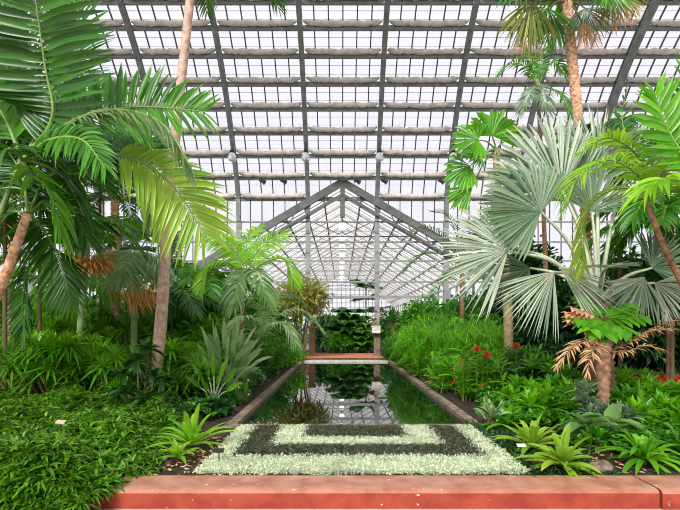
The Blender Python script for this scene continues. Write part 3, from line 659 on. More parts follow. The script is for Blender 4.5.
fanpalm('fan_palm', 'grey-green fan palm behind the pink leaning trunk', cr, [(P2(150, 236, 15.0), V(.1, 0, 1), V(0, -1, .2), dict(R=1.05)), (P2(122, 238, 15), V(-.7, -.2, .6), V(.2, -1, .5)), (P2(166, 246, 15), V(.8, -.2, .3), V(0, -1, .6)), (P2(112, 262, 15), V(-1, -.2, -.1), V(0, -.8, .8)), (P2(160, 262, 15), V(.8, -.3, -.4), V(0, -.7, .8)), (P2(135, 250, 14.6), V(0, -.8, .1), V(0, -.4, 1))],
  'leaf_greygreen', base=P2(134, 374, 15.5)*[1, 1, 0], tr=([P2(134, 373.4, 15.5), P2(135, 320, 15.5), cr], .12, .1, 'trunk_brown'), Rr=.85)
cr = P2(115, 200, 13.5)
pinnate('date_palm', 'palm with brown fibrous trunk and arching dark fronds behind the thin green stem', 'palm', cr, crown_fronds(cr, 11, 1.5, .7, .7, .2), 'leaf_dark', L=.4, Wd=.035, n=34, base=cr*[1, 1, 0], tr=([cr*[1, 1, 0], cr*[1, 1, .5], cr], .10, .10, 'trunk_fibre', dict(ring=.12, amp=.2)))
cr = P2(134, 255, 10.8)
th = pinnate('fishtail_palm', 'palm with speckled drooping leaflets and brown hanging fruit stalks', 'palm', cr, crown_fronds(cr, 12, .78, .25, .85, .5), 'leaf_pale', L=.36, Wd=.035, n=30, base=cr*[1, 1, 0], tr=([cr*[1, 1, 0], cr*[1, 1, .5], cr], .07, .06, 'trunk_green'), droop=.55)
m = MB(); c = P2(138, 292, 10.3); nn = 260; U = RNG.normal(0, 1, (nn, 3))*[.22, .15, .12]
leaves(m, c+U, V(.25, 0, -1)+RNG.normal(0, .25, (nn, 3)), norm(RNG.normal(0, 1, (nn, 3))), .30, .02, .1, 'lance'); part(m, 'fruit_stalks', 'fruit_orange', th)['kind'] = 'stuff'
# ---- yellow-green young palm by the pool
cr = P2(247, 276, 12.6)
pinnate('young_palm', 'bright yellow-green young palm left of the pool with spreading fronds', 'palm', cr,
  [(pxc([(247, 276, 12.6), (238, 255, 12.6), (222, 240, 12.5), (203, 236, 12.4)]), dict(up=(0, -1, .5))), (pxc([(247, 276, 12.6), (255, 255, 12.7), (268, 242, 12.8), (288, 232, 13)]), dict(up=(0, -1, .5))),
   (pxc([(247, 276, 12.6), (266, 262, 12.4), (285, 260, 12.2), (294, 284, 12)]), {}), (pxc([(247, 276, 12.6), (225, 262, 12.4), (208, 268, 12.2), (200, 292, 12)]), {}),
   (pxc([(247, 276, 12.6), (244, 270, 12.1), (238, 282, 11.7), (234, 308, 11.5)]), dict(mat='leaf_sage')), (pxc([(247, 276, 12.6), (254, 270, 12), (262, 285, 11.7), (268, 306, 11.6)]), dict(mat='leaf_sage')),
   (pxc([(247, 276, 12.6), (246, 250, 13), (250, 235, 13.3), (262, 226, 13.8)]), dict(up=(0, -1, .5)))],
  'leaf_lime', L=.5, Wd=.05, n=28, base=cr*[1, 1, 0], tr=([P2(236, 384, 12.6)*[1, 1, 0], P2(240, 330, 12.6), cr], .06, .045, 'trunk_brown'), droop=.45)
cr = P2(256, 345, 11.8)
pinnate('low_palm', 'low palm with pale striped fronds arching over toward the brown post', 'palm', cr,
  [pxc([(256, 345, 11.8), (275, 318, 12), (300, 310, 12.2), (322, 330, 12.4)]), pxc([(256, 345, 11.8), (262, 318, 11.8), (250, 300, 11.6), (232, 305, 11.5)]), pxc([(256, 345, 11.8), (272, 325, 11.4), (285, 325, 11.2), (296, 345, 11)]), pxc([(256, 345, 11.8), (250, 320, 11.2), (240, 318, 10.9), (228, 335, 10.7)]), pxc([(256, 345, 11.8), (275, 300, 12.8), (290, 295, 13.3), (306, 305, 13.6)])],
  'leaf_pale', L=.40, Wd=.04, n=28, base=cr*[1, 1, 0], droop=.6)
m = None
# ---- big paddle leaves (bird of paradise kind)
def paddles(px, Y, specs, label, mat, name='paddle_plant', stalk='stem_pale', prof='oval', cat='plant', wscale=1.0, extra=0):
    x = (px-CX)/F*Y; t = thing(name, label, cat, (x, Y, 0)); a_ = MB(); b_ = MB()
    for (tx, ty, dy, wd) in specs:
        tip = at(tx, ty, Y+dy); b0 = np.array([x, Y, 0]); mid = b0+(tip-b0)*.45+[0, 0, .1]
        b_.tube(curve([b0, b0+(mid-b0)*.5+[0, 0, .08], mid], 6), .014, 5)
        D = tip-mid; L_ = np.linalg.norm(D); leaves(a_, mid, D+[0, 0, .15*L_], norm(V(RNG.normal(0, .7), -1, .5)), L_*1.05, wd*wscale, .15, prof, .2)
        for q in range(extra):
            o_ = RNG.normal(0, .2, 3)*[1, 1, .5]; leaves(a_, mid+o_*.5, D+o_+[0, 0, .1*L_], norm(V(RNG.normal(0, .7), -1, .5)), L_*RNG.uniform(.75, 1), wd*wscale, .3, prof, .2)
    part(a_, 'foliage', mat, t); part(b_, 'stalk', stalk, t); return t
paddles(226, 9.9, [(200, 322, 0, .16), (212, 315, .3, .17), (224, 312, .2, .17), (236, 316, -.1, .16), (245, 322, 0, .17), (258, 322, -.2, .17), (266, 338, -.3, .15), (262, 350, -.5, .15), (195, 340, -.4, .15), (206, 345, -.6, .15), (230, 330, -.6, .17), (218, 335, -.7, .16), (244, 345, -.7, .16), (252, 365, -.8, .14), (205, 362, -.7, .14), (240, 312, .5, .15), (228, 355, -.9, .14), (215, 322, .6, .16)],
  'grey-green clump of long paddle leaves left of the pool', 'leaf_pale', wscale=.62, extra=2)
paddles(214, 9.0, [(190, 360, 0, .1), (202, 352, .1, .1), (214, 350, 0, .1), (228, 356, 0, .1), (238, 365, -.1, .1), (184, 375, -.2, .1), (242, 382, -.2, .1), (222, 372, -.4, .1), (200, 380, -.4, .1)], 'fresh green lily-like clump in front of the paddle leaves', 'leaf_bright', name='lily_clump')

for (px, py, Y, nf, reach, mat, L_, lab) in [
    (40, 150, 10.2, 12, 1.7, 'leaf_dark', .55, 'dark feather palm behind the slanting ringed trunk'),
    (100, 160, 13.5, 10, 1.5, 'leaf_dark', .5, 'dark feather palm between the straight reddish trunk and the pink trunk'),
    (5, 205, 9.2, 12, 1.8, 'leaf_dark', .55, 'very dark feather palm at the left edge below the big fronds'),
    (200, 282, 14.5, 12, 1.6, 'leaf_mid', .5, 'green feather palm right of the pink trunk at mid height'),
    (60, 285, 12.0, 11, 1.7, 'leaf_bright', .5, 'green feather palm low behind the thin green stem'),
    (172, 305, 12.6, 11, 1.2, 'leaf_dark', .45, 'low dark feather palm right beside the foot of the pink trunk'),
    (620, 150, 10.5, 11, 1.7, 'leaf_dark', .5, 'dark feather palm behind the yellow-green fronds on the right'),
    (672, 225, 9.2, 12, 1.5, 'leaf_mid', .5, 'green feather palm at the right edge behind the ringed stem'),
    (520, 290, 16.5, 10, 1.4, 'leaf_dark', .5, 'dark feather palm behind the drooping silver leaf'),
    (668, 290, 9.8, 10, 1.2, 'leaf_dark', .45, 'low dark feather palm at the right edge above the withered fronds')]:
    cr = P2(px, py, Y)
    pinnate('background_palm', lab, 'palm', cr, crown_fronds(cr, nf, reach, .9, .8, RNG.uniform(0, 6)), mat, L=L_, Wd=.06, n=36, base=cr*[1, 1, 0], tr=([cr*[1, 1, 0], cr*[1, 1, .5], cr], .04, .035, 'stem_brown'), droop=.45)
# ---- low plants along the left pool kerb
def kerbY(py, side): return gy(py)
for i, (px, py, w, h, mat, lab, kw) in enumerate([
    (214, 415, .6, .22, 'leaf_deep', 'dark low trailing plant beside the soil and long-leaved bromeliad', {}),
    (232, 400, .55, .35, 'leaf_bright', 'small bright green bush by the near end of the left pool kerb', {}),
    (252, 385, .5, .38, 'leaf_pale', 'pale cream-edged low bush beside the left pool kerb', {}),
    (262, 372, .75, .5, 'leaf_dark', 'dark green bush midway along the left pool kerb', {}),
    (276, 362, .8, .6, 'leaf_mid', 'mid green bush toward the far end of the left pool kerb', {}),
    (284, 356, .9, .9, 'leaf_bright', 'bright green bush at the far left corner of the pool', {}),
    (243, 366, .8, .6, 'leaf_olive', 'olive bush under the paddle leaves', {}),]):
    bush('border_bush', lab, 'bush', px, gy(py), h, w, mat, n=900, L=.14, Wd=.06)
def blossoms(name, label, px, py, Y, n, mat, sp=.12, s=.07, cat='flower', stem=True):
    c = at(px, py, Y); t = thing(name, label, cat, (c[0], c[1], 0)); m = MB(); b_ = MB(); a_ = MB()
    for _ in range(n):
        m = MB(); b_ = MB(); q = c+RNG.normal(0, sp, 3)*[1, .6, .7]; q[2] = max(q[2], .1); rosette(m, q, 8, s, s*.45, 85, 20, .1, 'oval')
        b_.tube([(c[0], c[1], 0), (q[0], q[1], q[2])], .006, 4); st_ = part(b_, 'stem', 'stem_green', t); part(m, 'bloom', mat, t, under=st_); rosette(a_, (c[0], c[1], .02), 5, max(.12, q[2]*.7), .03, 75, 35, .4, 'lance')
    part(a_, 'leaf_tuft', 'leaf_mid', t); return t
blossoms('red_flower', 'small red flower beside the far left paddle leaves', 243, 348, 11.3, 3, 'flower_orange', .07, .08)
blossoms('red_flower', 'small red flower low among the leaves by the left pool kerb', 246, 372, 9.8, 3, 'flower_orange', .07, .07)
blossoms('white_flower', 'small pinkish white flowers at the near left pool kerb', 240, 388, 9.4, 7, 'flower_white', .12, .05)
# ---- far end of the pool
x = at(301, 349, 23.4)
t = thing('red_plant', 'round bright red potted plant on the brick path end', 'plant', (x[0], x[1], .05)); m = MB(); m.lathe((x[0], x[1], .05), [(.001, 0), (.12, 0), (.18, .25), (.16, .26), (.14, .22), (.001, .22)], 14); part(m, 'pot', 'terracotta', t, True)
m = MB(); cloud(m, (x[0], x[1], .5), (.26, .24, .28), 260, .14, .06, .2); part(m, 'foliage', 'flower_red', t)
m = MB(); x = at(312, 350, 24.2); m.box(x[0]-.14, x[0]+.14, x[1]-.14, x[1]+.14, 0, 1.35); m.box(x[0]-.2, x[0]+.2, x[1]-.2, x[1]+.2, 1.35, 1.45); m.box(x[0]-.2, x[0]+.2, x[1]-.2, x[1]+.2, 0, .15)
single(m, 'wooden_post', 'trunk_tan', 'square brown post at the far left corner of the pool', 'post', (x[0], x[1], 0))
m = MB(); x = at(377, 350, 24.0); m.box(x[0]-.15, x[0]+.15, x[1]-.15, x[1]+.15, 0, 1.1); m.box(x[0]-.19, x[0]+.19, x[1]-.19, x[1]+.19, 0, .12)
single(m, 'stone_post', 'rock', 'dark square post at the far right corner of the pool', 'post', (x[0], x[1], 0))
x = at(376, 331, 23.7); t = thing('notice_box', 'small pale box fixed on the dark post at the far right pool corner', 'box', (x[0], x[1], 1.12)); m = MB(); m.box(x[0]-.2, x[0]+.2, x[1]-.12, x[1]+.12, 1.12, 1.42); part(m, 'box_body', 'label_white', t); m = MB(); m.box(x[0]-.23, x[0]+.23, x[1]-.15, x[1]+.15, 1.42, 1.47); part(m, 'lid', 'label_white', t)
t = thing('red_flower', 'red flowers above the pale box on the dark post', 'flower', (x[0], x[1], 1.47)); m = MB()
for q in ((-.02, 0, 1.75), (.0, 0, 2.1), (.32, 0, 1.85), (-.1, .02, 1.65)): rosette(m, (x[0]+q[0], x[1]+q[1], q[2]), 12, .12, .07, 85, -10, .1, 'oval')
part(m, 'bloom', 'flower_red', t); m = MB(); m.tube([(x[0], x[1], 1.47), (x[0], x[1], 2.1)], .012, 4); m.tube([(x[0], x[1], 1.47), (x[0]+.32, x[1], 1.85)], .01, 4); part(m, 'stem', 'stem_green', t)
# edging grass along the far kerb
m = MB(); n = 900; P = np.stack([RNG.uniform(-1.6, 1.8, n), RNG.uniform(20.95, 21.2, n), np.full(n, .04)], 1); leaves(m, P, RNG.normal(0, .5, (n, 3))+[0, 0, 1], norm(RNG.normal(0, 1, (n, 3))), .12, .02, .4, 'needle')
single(m, 'edging_grass', 'leaf_deep', 'dark grass tufts edging the far end of the pool', 'grass', (0, 21, 0), kind='stuff')
# shrubs in the gallery mouth
def tier(name, label, px, Y, z0, z1, w, nt_, mat, L=.35, cat='tree', base=0, k=16, mt2='stem_brown', Wd=.1, tilt=(25, -15)):
    x = (px-CX)/F*Y; t = thing(name, label, cat, (x, Y, base)); a_ = MB(); b_ = MB(); b_.tube([(x, Y, base), (x, Y, z1)], .05, 6)
    for i in range(nt_):
        z = z0+(z1-z0)*i/max(nt_-1, 1); ww = w*(1-.35*i/max(nt_-1, 1)); z += RNG.uniform(-.1, .1)*(z1-z0)/nt_
        for j in range(9):
            a0 = j*.7+i; zz_ = z+RNG.uniform(-.4, .4)*(z1-z0)/nt_; ww *= RNG.uniform(.8, 1.12); e = np.array([x+ww/2*math.cos(a0), Y+ww/2*math.sin(a0), zz_+.08*ww-RNG.uniform(0, .25)*(z1-z0)/nt_]); b_.tube([(x, Y, z), e], .015, 4)
            q = np.linspace(.15, 1, k)[:, None]; Pp = np.array([x, Y, z])*(1-q)+e*q; Pp = np.repeat(Pp, 2, 0); sg = np.tile([-1, 1], k)[:, None]
            D = np.array([math.cos(a0), math.sin(a0), 0])*.8+np.array([-math.sin(a0), math.cos(a0), 0])*sg; leaves(a_, Pp, D, V(0, -.4, 1)+RNG.normal(0, .4, (2*k, 3)), L, Wd, .45, 'lance')
    part(a_, 'foliage', mat, t); part(b_, 'stem', mt2, t); return t
tier('tree_fern', 'dark green layered tree fern in the middle of the gallery mouth', 348, 27, .7, 2.3, 2.6, 5, 'leaf_dark', .4)
tier('conifer', 'small dark tiered conifer showing high behind the gallery plants', 366, 38, 2.6, 4.6, 3.4, 3, 'leaf_dark', .4, k=18, Wd=.08)
tier('layered_shrub', 'bright layered shrub right of the tree fern before the gallery', 364, 26.6, .5, 1.5, 1.9, 4, 'leaf_mid', .3)
for (px, Y, h, w, mat, lab, kw) in [
    (328, 28, 1.9, 1.9, 'leaf_deep', 'dark rounded shrub just inside the gallery mouth', dict(n=1000, L=.3, Wd=.12)),
    (340, 26.5, 1.1, 1.7, 'leaf_mid', 'low green shrub behind the brick path', dict(n=900, L=.2, Wd=.08)),
    (362, 26.5, 1.0, 1.6, 'leaf_dark', 'low dark shrub behind the right half of the brick path', dict(n=800, L=.2, Wd=.08)),
    (322, 33, 2.3, 2.4, 'leaf_dark', 'tall dark shrub inside the gallery left of its middle', dict(n=900, L=.35, Wd=.14)),
    (384, 34, 2.4, 2.6, 'leaf_dark', 'tall dark shrub inside the gallery right of its middle', dict(n=900, L=.35, Wd=.14)),
    (352, 37, 2.2, 3.0, 'leaf_mid', 'green shrub standing deep inside the gallery', dict(n=800, L=.35, Wd=.14)),
    (290, 26, 1.9, 2.2, 'leaf_mid', 'green shrub left of the brown post', dict(n=1000, L=.25, Wd=.1)),
    (400, 27, 1.8, 2.0, 'leaf_dark', 'dark shrub right of the dark post', dict(n=1000, L=.25, Wd=.1)),
    (288, 17.5, .9, 1.3, 'leaf_bright', 'fine-leaved bright bush on the left beyond the low palm', dict(n=1300, L=.12, Wd=.04)),
    (270, 15.5, 1.3, 1.6, 'leaf_mid', 'mid green leafy bush below the young palm', dict(n=1300, L=.14, Wd=.05)),
    (292, 20.5, .9, 1.1, 'leaf_mid', 'small green bush at the far left pool corner', dict(n=700, L=.14, Wd=.05)),
    (392, 20.8, .8, 1.0, 'leaf_dark', 'small dark bush at the far right pool corner', dict(n=700, L=.14, Wd=.05))]:
    bush('shrub', lab, 'shrub', px, Y, h, w, mat, **kw)
bush('croton_tree', 'bushy small tree with yellowish red-tinged leaves above the brown post', 'tree', 301, 22, 3.7, 2.5, 'leaf_olive', n=2600, L=.34, Wd=.07, zc=2.75, prof='lance', stems=5, up=.3, shell=.0, droop=.5)
cr = P2(393, 330, 22.5); t = thing('spiky_plant', 'dark spiky rosette plant right of the dark post', 'plant', cr*[1, 1, 0]); m = MB(); rosette(m, P2(393, 322, 22.5), 46, .85, .1, 88, 0, .12, 'lance'); part(m, 'leaf_rosette', 'leaf_dark', t); m = MB(); m.tube([cr*[1, 1, 0], P2(393, 322, 22.5)], .08, 6); part(m, 'stem', 'stem_brown', t)
# ---- left and right back planting, tall shrubs closing the view
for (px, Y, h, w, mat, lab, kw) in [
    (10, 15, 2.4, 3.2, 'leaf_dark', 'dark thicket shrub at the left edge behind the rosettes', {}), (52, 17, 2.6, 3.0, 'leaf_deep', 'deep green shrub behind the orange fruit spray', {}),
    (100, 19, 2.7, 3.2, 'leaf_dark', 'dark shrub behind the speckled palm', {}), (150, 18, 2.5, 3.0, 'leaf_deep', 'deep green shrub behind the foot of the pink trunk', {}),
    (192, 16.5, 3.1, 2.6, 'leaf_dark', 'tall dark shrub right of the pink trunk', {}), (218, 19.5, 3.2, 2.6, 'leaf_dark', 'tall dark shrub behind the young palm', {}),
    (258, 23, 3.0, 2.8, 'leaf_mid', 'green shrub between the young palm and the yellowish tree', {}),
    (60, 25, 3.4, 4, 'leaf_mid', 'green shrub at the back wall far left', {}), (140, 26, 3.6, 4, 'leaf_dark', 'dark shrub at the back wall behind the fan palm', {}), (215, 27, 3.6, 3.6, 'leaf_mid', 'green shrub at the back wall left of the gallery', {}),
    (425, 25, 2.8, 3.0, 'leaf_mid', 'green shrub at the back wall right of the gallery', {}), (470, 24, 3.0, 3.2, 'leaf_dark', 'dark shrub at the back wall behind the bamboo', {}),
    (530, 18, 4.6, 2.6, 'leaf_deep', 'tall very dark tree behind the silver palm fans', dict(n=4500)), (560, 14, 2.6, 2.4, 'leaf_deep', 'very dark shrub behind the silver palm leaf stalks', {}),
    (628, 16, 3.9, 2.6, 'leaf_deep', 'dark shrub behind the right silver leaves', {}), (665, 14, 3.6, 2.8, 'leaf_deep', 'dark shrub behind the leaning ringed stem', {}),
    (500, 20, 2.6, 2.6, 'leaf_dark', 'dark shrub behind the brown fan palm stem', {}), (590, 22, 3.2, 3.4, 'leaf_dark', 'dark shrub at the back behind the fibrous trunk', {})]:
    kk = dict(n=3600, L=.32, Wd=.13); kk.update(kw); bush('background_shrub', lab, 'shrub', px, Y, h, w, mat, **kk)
# ---- bamboo / papyrus masses on the right of the pool
def grassy(px, Y, h, w, label, mat='leaf_bright', k=60, L=.3, name='bamboo_clump', cat='bamboo'):
    x = (px-CX)/F*Y; t = thing(name, label, cat, (x, Y, 0)); a_ = MB(); b_ = MB(); Cs = []
    for i in range(k):
        a0 = RNG.uniform(0, 6.28); r_ = w/2*math.sqrt(RNG.random()); hh_ = h*RNG.uniform(.6, 1.05)*(1-.35*(r_/(w/2))**2)
        e = np.array([x+r_*math.cos(a0), Y+r_*math.sin(a0), hh_]); b_.tube(curve([(x+r_*.3*math.cos(a0), Y+r_*.3*math.sin(a0), 0), (x+r_*.7*math.cos(a0), Y+r_*.7*math.sin(a0), hh_*.6), e], 5), .008, 4, cap=False)
        for u in np.linspace(.35, 1, 6): Cs.append((x+r_*(.3+.7*u)*math.cos(a0), Y+r_*(.3+.7*u)*math.sin(a0), hh_*u))
    whorls(a_, np.array(Cs)+RNG.normal(0, .05, (len(Cs), 3)), 15, L, .016*L/.3*1.3, (-30, 70), .4, 'lance'); part(a_, 'foliage', mat, t); part(b_, 'culm', 'stem_green', t); return t
grassy(428, 14.5, 1.75, 2.2, 'fine-leaved bright bamboo clump at the right pool kerb', k=80)
grassy(470, 13.8, 1.85, 2.0, 'fluffy bright bamboo clump in the middle of the right bank', k=80)
grassy(408, 17.5, 1.5, 1.6, 'fine-leaved clump toward the far right end of the pool', 'leaf_mid', 60)
grassy(505, 15.2, 1.9, 1.8, 'fine-leaved clump under the brown fan palm stem', 'leaf_mid', 60)
grassy(446, 18.5, 2.4, 2.4, 'taller fine-leaved clump behind the bright bamboo', 'leaf_mid', 70)
# ---- feather palm tips left of the silver palm
cr = P2(462, 262, 18.5)
pinnate('feather_palm', 'dark feather palm reaching left from behind the silver fans', 'palm', cr, [pxc([(462, 262, 18.5), (440, 236, 18.3), (420, 228, 18), (404, 240, 17.8)]), pxc([(462, 262, 18.5), (440, 254, 18), (420, 256, 17.6), (404, 272, 17.4)]), pxc([(462, 262, 18.5), (455, 230, 18.7), (446, 215, 18.9), (432, 212, 19)]), pxc([(462, 262, 18.5), (480, 240, 18.6), (500, 240, 18.8), (520, 255, 19)]), pxc([(462, 262, 18.5), (450, 275, 17.8), (440, 285, 17.5), (430, 305, 17.3)])],
  'leaf_dark', L=.55, Wd=.04, n=30, base=cr*[1, 1, 0], tr=([cr*[1, 1, 0], cr*[1, 1, .5], cr], .09, .08, 'trunk_brown'))
# ---- bright green fan palm
cr = P2(496, 150, 13.2)
fanpalm('bright_fan_palm', 'fan palm with bright green round leaves on a thin tan trunk', cr,
  [(P2(492, 136, 13), V(.25, 0, 1), V(0, -1, .2), dict(R=.82, span=100, seg='round', n=20)), (P2(478, 140, 12.8), V(-.9, 0, .12), V(-.1, -1, .5), dict(R=.75, span=105, seg='round', n=20)), (P2(470, 166, 12.9), V(-.75, 0, -.45), V(0, -1, .5), dict(R=.72, span=70, seg='round', n=14)), (P2(472, 188, 12.8), V(-.8, 0, -.6), V(0, -1, .3), dict(R=.7, span=36, seg='round', n=9)), (P2(500, 165, 12.8), V(.1, -.3, -1), V(0, -1, 0), dict(R=.6, span=60, mat='leaf_pale')), (P2(482, 158, 12.7), V(-.6, -.3, .1), V(0, -.9, .5), dict(R=.6, span=70, mat='leaf_mid')), (P2(508, 140, 13.2), V(.8, 0, .6), V(0, -1, .2), dict(R=.6, span=70, mat='leaf_mid'))],
  'leaf_bright', base=P2(508, 382, 13.2)*[1, 1, 0], tr=([P2(509, 381.8, 13.2), P2(507, 290, 13.2), P2(500, 215, 13.2), cr], .12, .09, 'trunk_tan', dict(ring=.08, amp=.12)), Rr=.6, n=24)
# ---- small feather palm high on the right
cr = P2(538, 86, 16.5)
pinnate('crown_palm', 'small-crowned feather palm high up left of the fibrous trunk', 'palm', cr, [pxc([(538, 86, 16.5), (524, 66, 16.4), (510, 64, 16.3), (499, 76, 16.2)]), pxc([(538, 86, 16.5), (548, 66, 16.6), (556, 63, 16.7), (566, 76, 16.8)]), pxc([(538, 86, 16.5), (530, 58, 16.9), (526, 50, 17), (520, 46, 17)]), pxc([(538, 86, 16.5), (540, 60, 16.9), (545, 50, 17), (552, 48, 17)]), (pxc([(538, 86, 16.5), (540, 88, 15.9), (544, 102, 15.6), (548, 124, 15.5)]), dict(mat='leaf_greygreen')), (pxc([(538, 86, 16.5), (534, 88, 15.9), (528, 98, 15.6), (522, 114, 15.5)]), dict(mat='leaf_greygreen')), pxc([(538, 86, 16.5), (554, 90, 16), (564, 100, 15.7), (570, 118, 15.5)])],
  'leaf_mid', L=.5, Wd=.05, n=28, base=P2(548, 370, 16.5)*[1, 1, 0], tr=([P2(548, 370.5, 16.5), P2(545, 250, 16.5), cr], .08, .06, 'trunk_brown'), droop=.45)
# ---- tall fibrous trunk fan palm
cr = P2(567, 2, 11.6)
fanpalm('shaggy_fan_palm', 'tall fan palm with shaggy orange-brown trunk at the top right', cr,
  [(P2(548, 8, 11.4), V(-.3, 0, -1), V(0, -1, .1), dict(R=.85, span=75)), (P2(532, 0, 11.3), V(-.15, 0, -1), V(0, -1, 0), dict(R=1.1, span=50, mat='leaf_olive')), (P2(530, 6, 11.7), V(-.1, 0, -1), V(0, -1, 0), dict(R=1.15, span=22, mat='leaf_dry')),
   (P2(585, 8, 11.5), V(.3, 0, -1), V(0, -1, .1), dict(R=.8, span=70, mat='leaf_greygreen')), (P2(582, 22, 11.4), V(.4, 0, -1), V(0, -1, 0), dict(R=.7, span=35, mat='leaf_dry')), (P2(612, -4, 11.5), V(.25, 0, -1), V(0, -1, 0), dict(R=.8, span=60, mat='leaf_dry')), (P2(622, -8, 11.8), V(.7, 0, -.8), V(0, -1, 0), dict(R=.7, span=60, mat='leaf_olive')), (P2(605, -12, 11.2), V(.6, -.2, -.5), V(0, -1, .4), dict(R=.8)),
   (P2(552, -30, 11.6), V(-.5, 0, .8), V(0, -1, .2), {}), (P2(585, -35, 11.6), V(.4, 0, .9), V(0, -1, .2), {}), (P2(520, -20, 11.4), V(-.9, 0, -.1), V(0, -1, .4), {}), (P2(556, 20, 11.9), V(-.2, 0, -1), V(0, -1, .1), dict(R=.75, span=60)), (P2(570, -15, 10.8), V(0, -.9, -.3), V(0, -.4, .9), {}), (P2(568, -15, 12.5), V(0, .9, -.2), V(0, .4, .9), {})],
  'leaf_mid', base=P2(592, 389, 11.6)*[1, 1, 0], tr=([P2(592, 389.6, 11.6), P2(588, 280, 11.6), P2(583, 170, 11.6), P2(573, 70, 11.6), cr], .105, .095, 'trunk_fibre', dict(ring=.10, amp=.3)), Rr=.9, n=28, pet='stem_brown')
# ---- the silver fan palm
cr = P2(598, 302, 8.6); sv = dict(Wd=None)
def hub(px, py, Y, ax, nr=(0, -1, .35), **k): return (P2(px, py, Y), V(*ax), V(*nr), k)
fanpalm('silver_fan_palm', 'large silver blue fan palm spreading stiff leaves on the right', cr,
  [hub(541, 212, 8.3, (-.85, 0, .6), R=1.1, span=95, mat='leaf_greygreen', seg='round', n=44, jit=.015), hub(562, 190, 8.9, (-.7, 0, .75), R=1.55, span=72, n=44, jit=.02, seg='round'), hub(508, 251, 8.0, (-1, 0, .05), R=1.25, span=70, n=44, jit=.03), hub(512, 247, 8.5, (-.8, 0, .55), (0, -1, .5), R=1.0, span=50, mat='leaf_greygreen'),
   hub(554, 272, 7.7, (-.7, 0, -.8), R=.98, span=42, mat='leaf_silver'), hub(560, 268, 7.5, (.75, -.1, -.62), (0, -.9, .4), R=.98, span=32), hub(644, 278, 7.8, (-.45, -.2, -.75), (0, -.9, .4), R=.72, span=58),
   hub(655, 283, 8.2, (.75, 0, -.6), R=.75, span=60), hub(652, 268, 8.6, (.9, 0, .5), R=.9, span=80, mat='leaf_greygreen'), hub(597, 168, 9.4, (.05, 0, 1), R=1.3, span=55, mat='leaf_silver'), hub(628, 172, 9.6, (.35, 0, .95), R=1.3, span=48), hub(592, 212, 8.9, (.2, 0, 1), R=1.0, span=75, mat='leaf_greygreen'),
   hub(570, 200, 9.3, (-.15, 0, 1), R=1.4, span=65, mat='leaf_greygreen', seg='round', n=40, jit=.015), hub(606, 268, 7.4, (.1, -.9, .1), (0, -.3, 1), R=.5, span=100), hub(530, 268, 9.2, (-.9, 0, -.35), R=.95, span=60, mat='leaf_greygreen')],
  'leaf_silver', base=P2(601, 412, 8.6)*[1, 1, 0], tr=([P2(601, 412.2, 8.6), P2(600, 355, 8.6), cr], .22, .16, 'trunk_brown', dict(ring=.1, amp=.25)), Rr=1.0, n=38, pet='stem_pale', prr=.028, droop=.1)
# ---- yellow-green palm with ringed leaning stem, right edge
cr = P2(648, 205, 6.4)
pinnate('ringed_stem_palm', 'yellow-green palm with leaning ringed stem at the right edge', 'palm', cr,
  [(pxc([(648, 205, 6.4), (640, 178, 6.2), (610, 160, 6.0), (580, 176, 5.9), (568, 205, 5.9)]), dict(L=.42, n=30, mat='leaf_lime', droop=.45)), (pxc([(648, 205, 6.4), (640, 192, 6.7), (612, 190, 6.9), (588, 212, 7), (582, 270, 7)]), dict(L=.4, n=30, mat='leaf_yellow', droop=.5)),
   (pxc([(648, 205, 6.4), (664, 172, 6.2), (690, 158, 6.0), (730, 165, 5.9)]), dict(L=.55, Wd=.055, n=28, mat='leaf_yellow', droop=.6)), (pxc([(648, 205, 6.4), (640, 160, 6.4), (610, 138, 6.3), (585, 150, 6.2)]), dict(L=.38, n=28, mat='leaf_lime', droop=.5)),
   (pxc([(648, 205, 6.4), (660, 150, 6.8), (690, 120, 7), (740, 110, 7)]), dict(L=.6, n=26, mat='leaf_mid', droop=.3)), (pxc([(648, 205, 6.4), (670, 190, 6.2), (700, 200, 6), (730, 240, 6)]), dict(L=.5, n=26, mat='leaf_mid', droop=.5)), (pxc([(648, 205, 6.4), (632, 150, 6.9), (622, 120, 7.1), (628, 85, 7.1)]), dict(L=.25, n=20, mat='leaf_dark', droop=.2))],
  'leaf_lime', L=.45, Wd=.042, base=P2(716, 440, 6.6)*[1, 1, 0], rr=.018, tr=([P2(716, 438.6, 6.6), P2(700, 330, 6.5), P2(685, 290, 6.5), P2(663, 245, 6.4), cr], .05, .03, 'trunk_brown', dict(ring=.075, amp=.15)))
cr = P2(712, 200, 6.0)
pinnate('broad_feather_palm', 'palm with broad glossy leaflets reaching in at the upper right edge', 'palm', cr,
  [(pxc([(712, 200, 6.0), (690, 165, 5.9), (668, 130, 5.9), (655, 95, 5.9)]), dict(L=.55, Wd=.075, n=20, sweep=30, vee=10, droop=.08, up=(0, -1, .3), mat='leaf_bright', start=.3)), (pxc([(712, 200, 6.0), (700, 150, 6.1), (690, 100, 6.1), (690, 50, 6)]), dict(L=.5, Wd=.07, n=20, sweep=35, vee=10, droop=.1, up=(0, -1, .3))), (pxc([(712, 200, 6.0), (730, 150, 6), (760, 110, 6), (800, 100, 6)]), dict(L=.6, Wd=.09, n=20)), (pxc([(712, 200, 6.0), (690, 185, 5.7), (665, 180, 5.5), (640, 195, 5.4)]), dict(L=.45, Wd=.07, n=24, mat='leaf_lime', droop=.5))],
  'leaf_mid', base=P2(760, 450, 6.2)*[1, 1, 0], rr=.02, tr=([P2(760, 446, 6.2), P2(740, 320, 6.1), cr], .07, .045, 'trunk_green'))
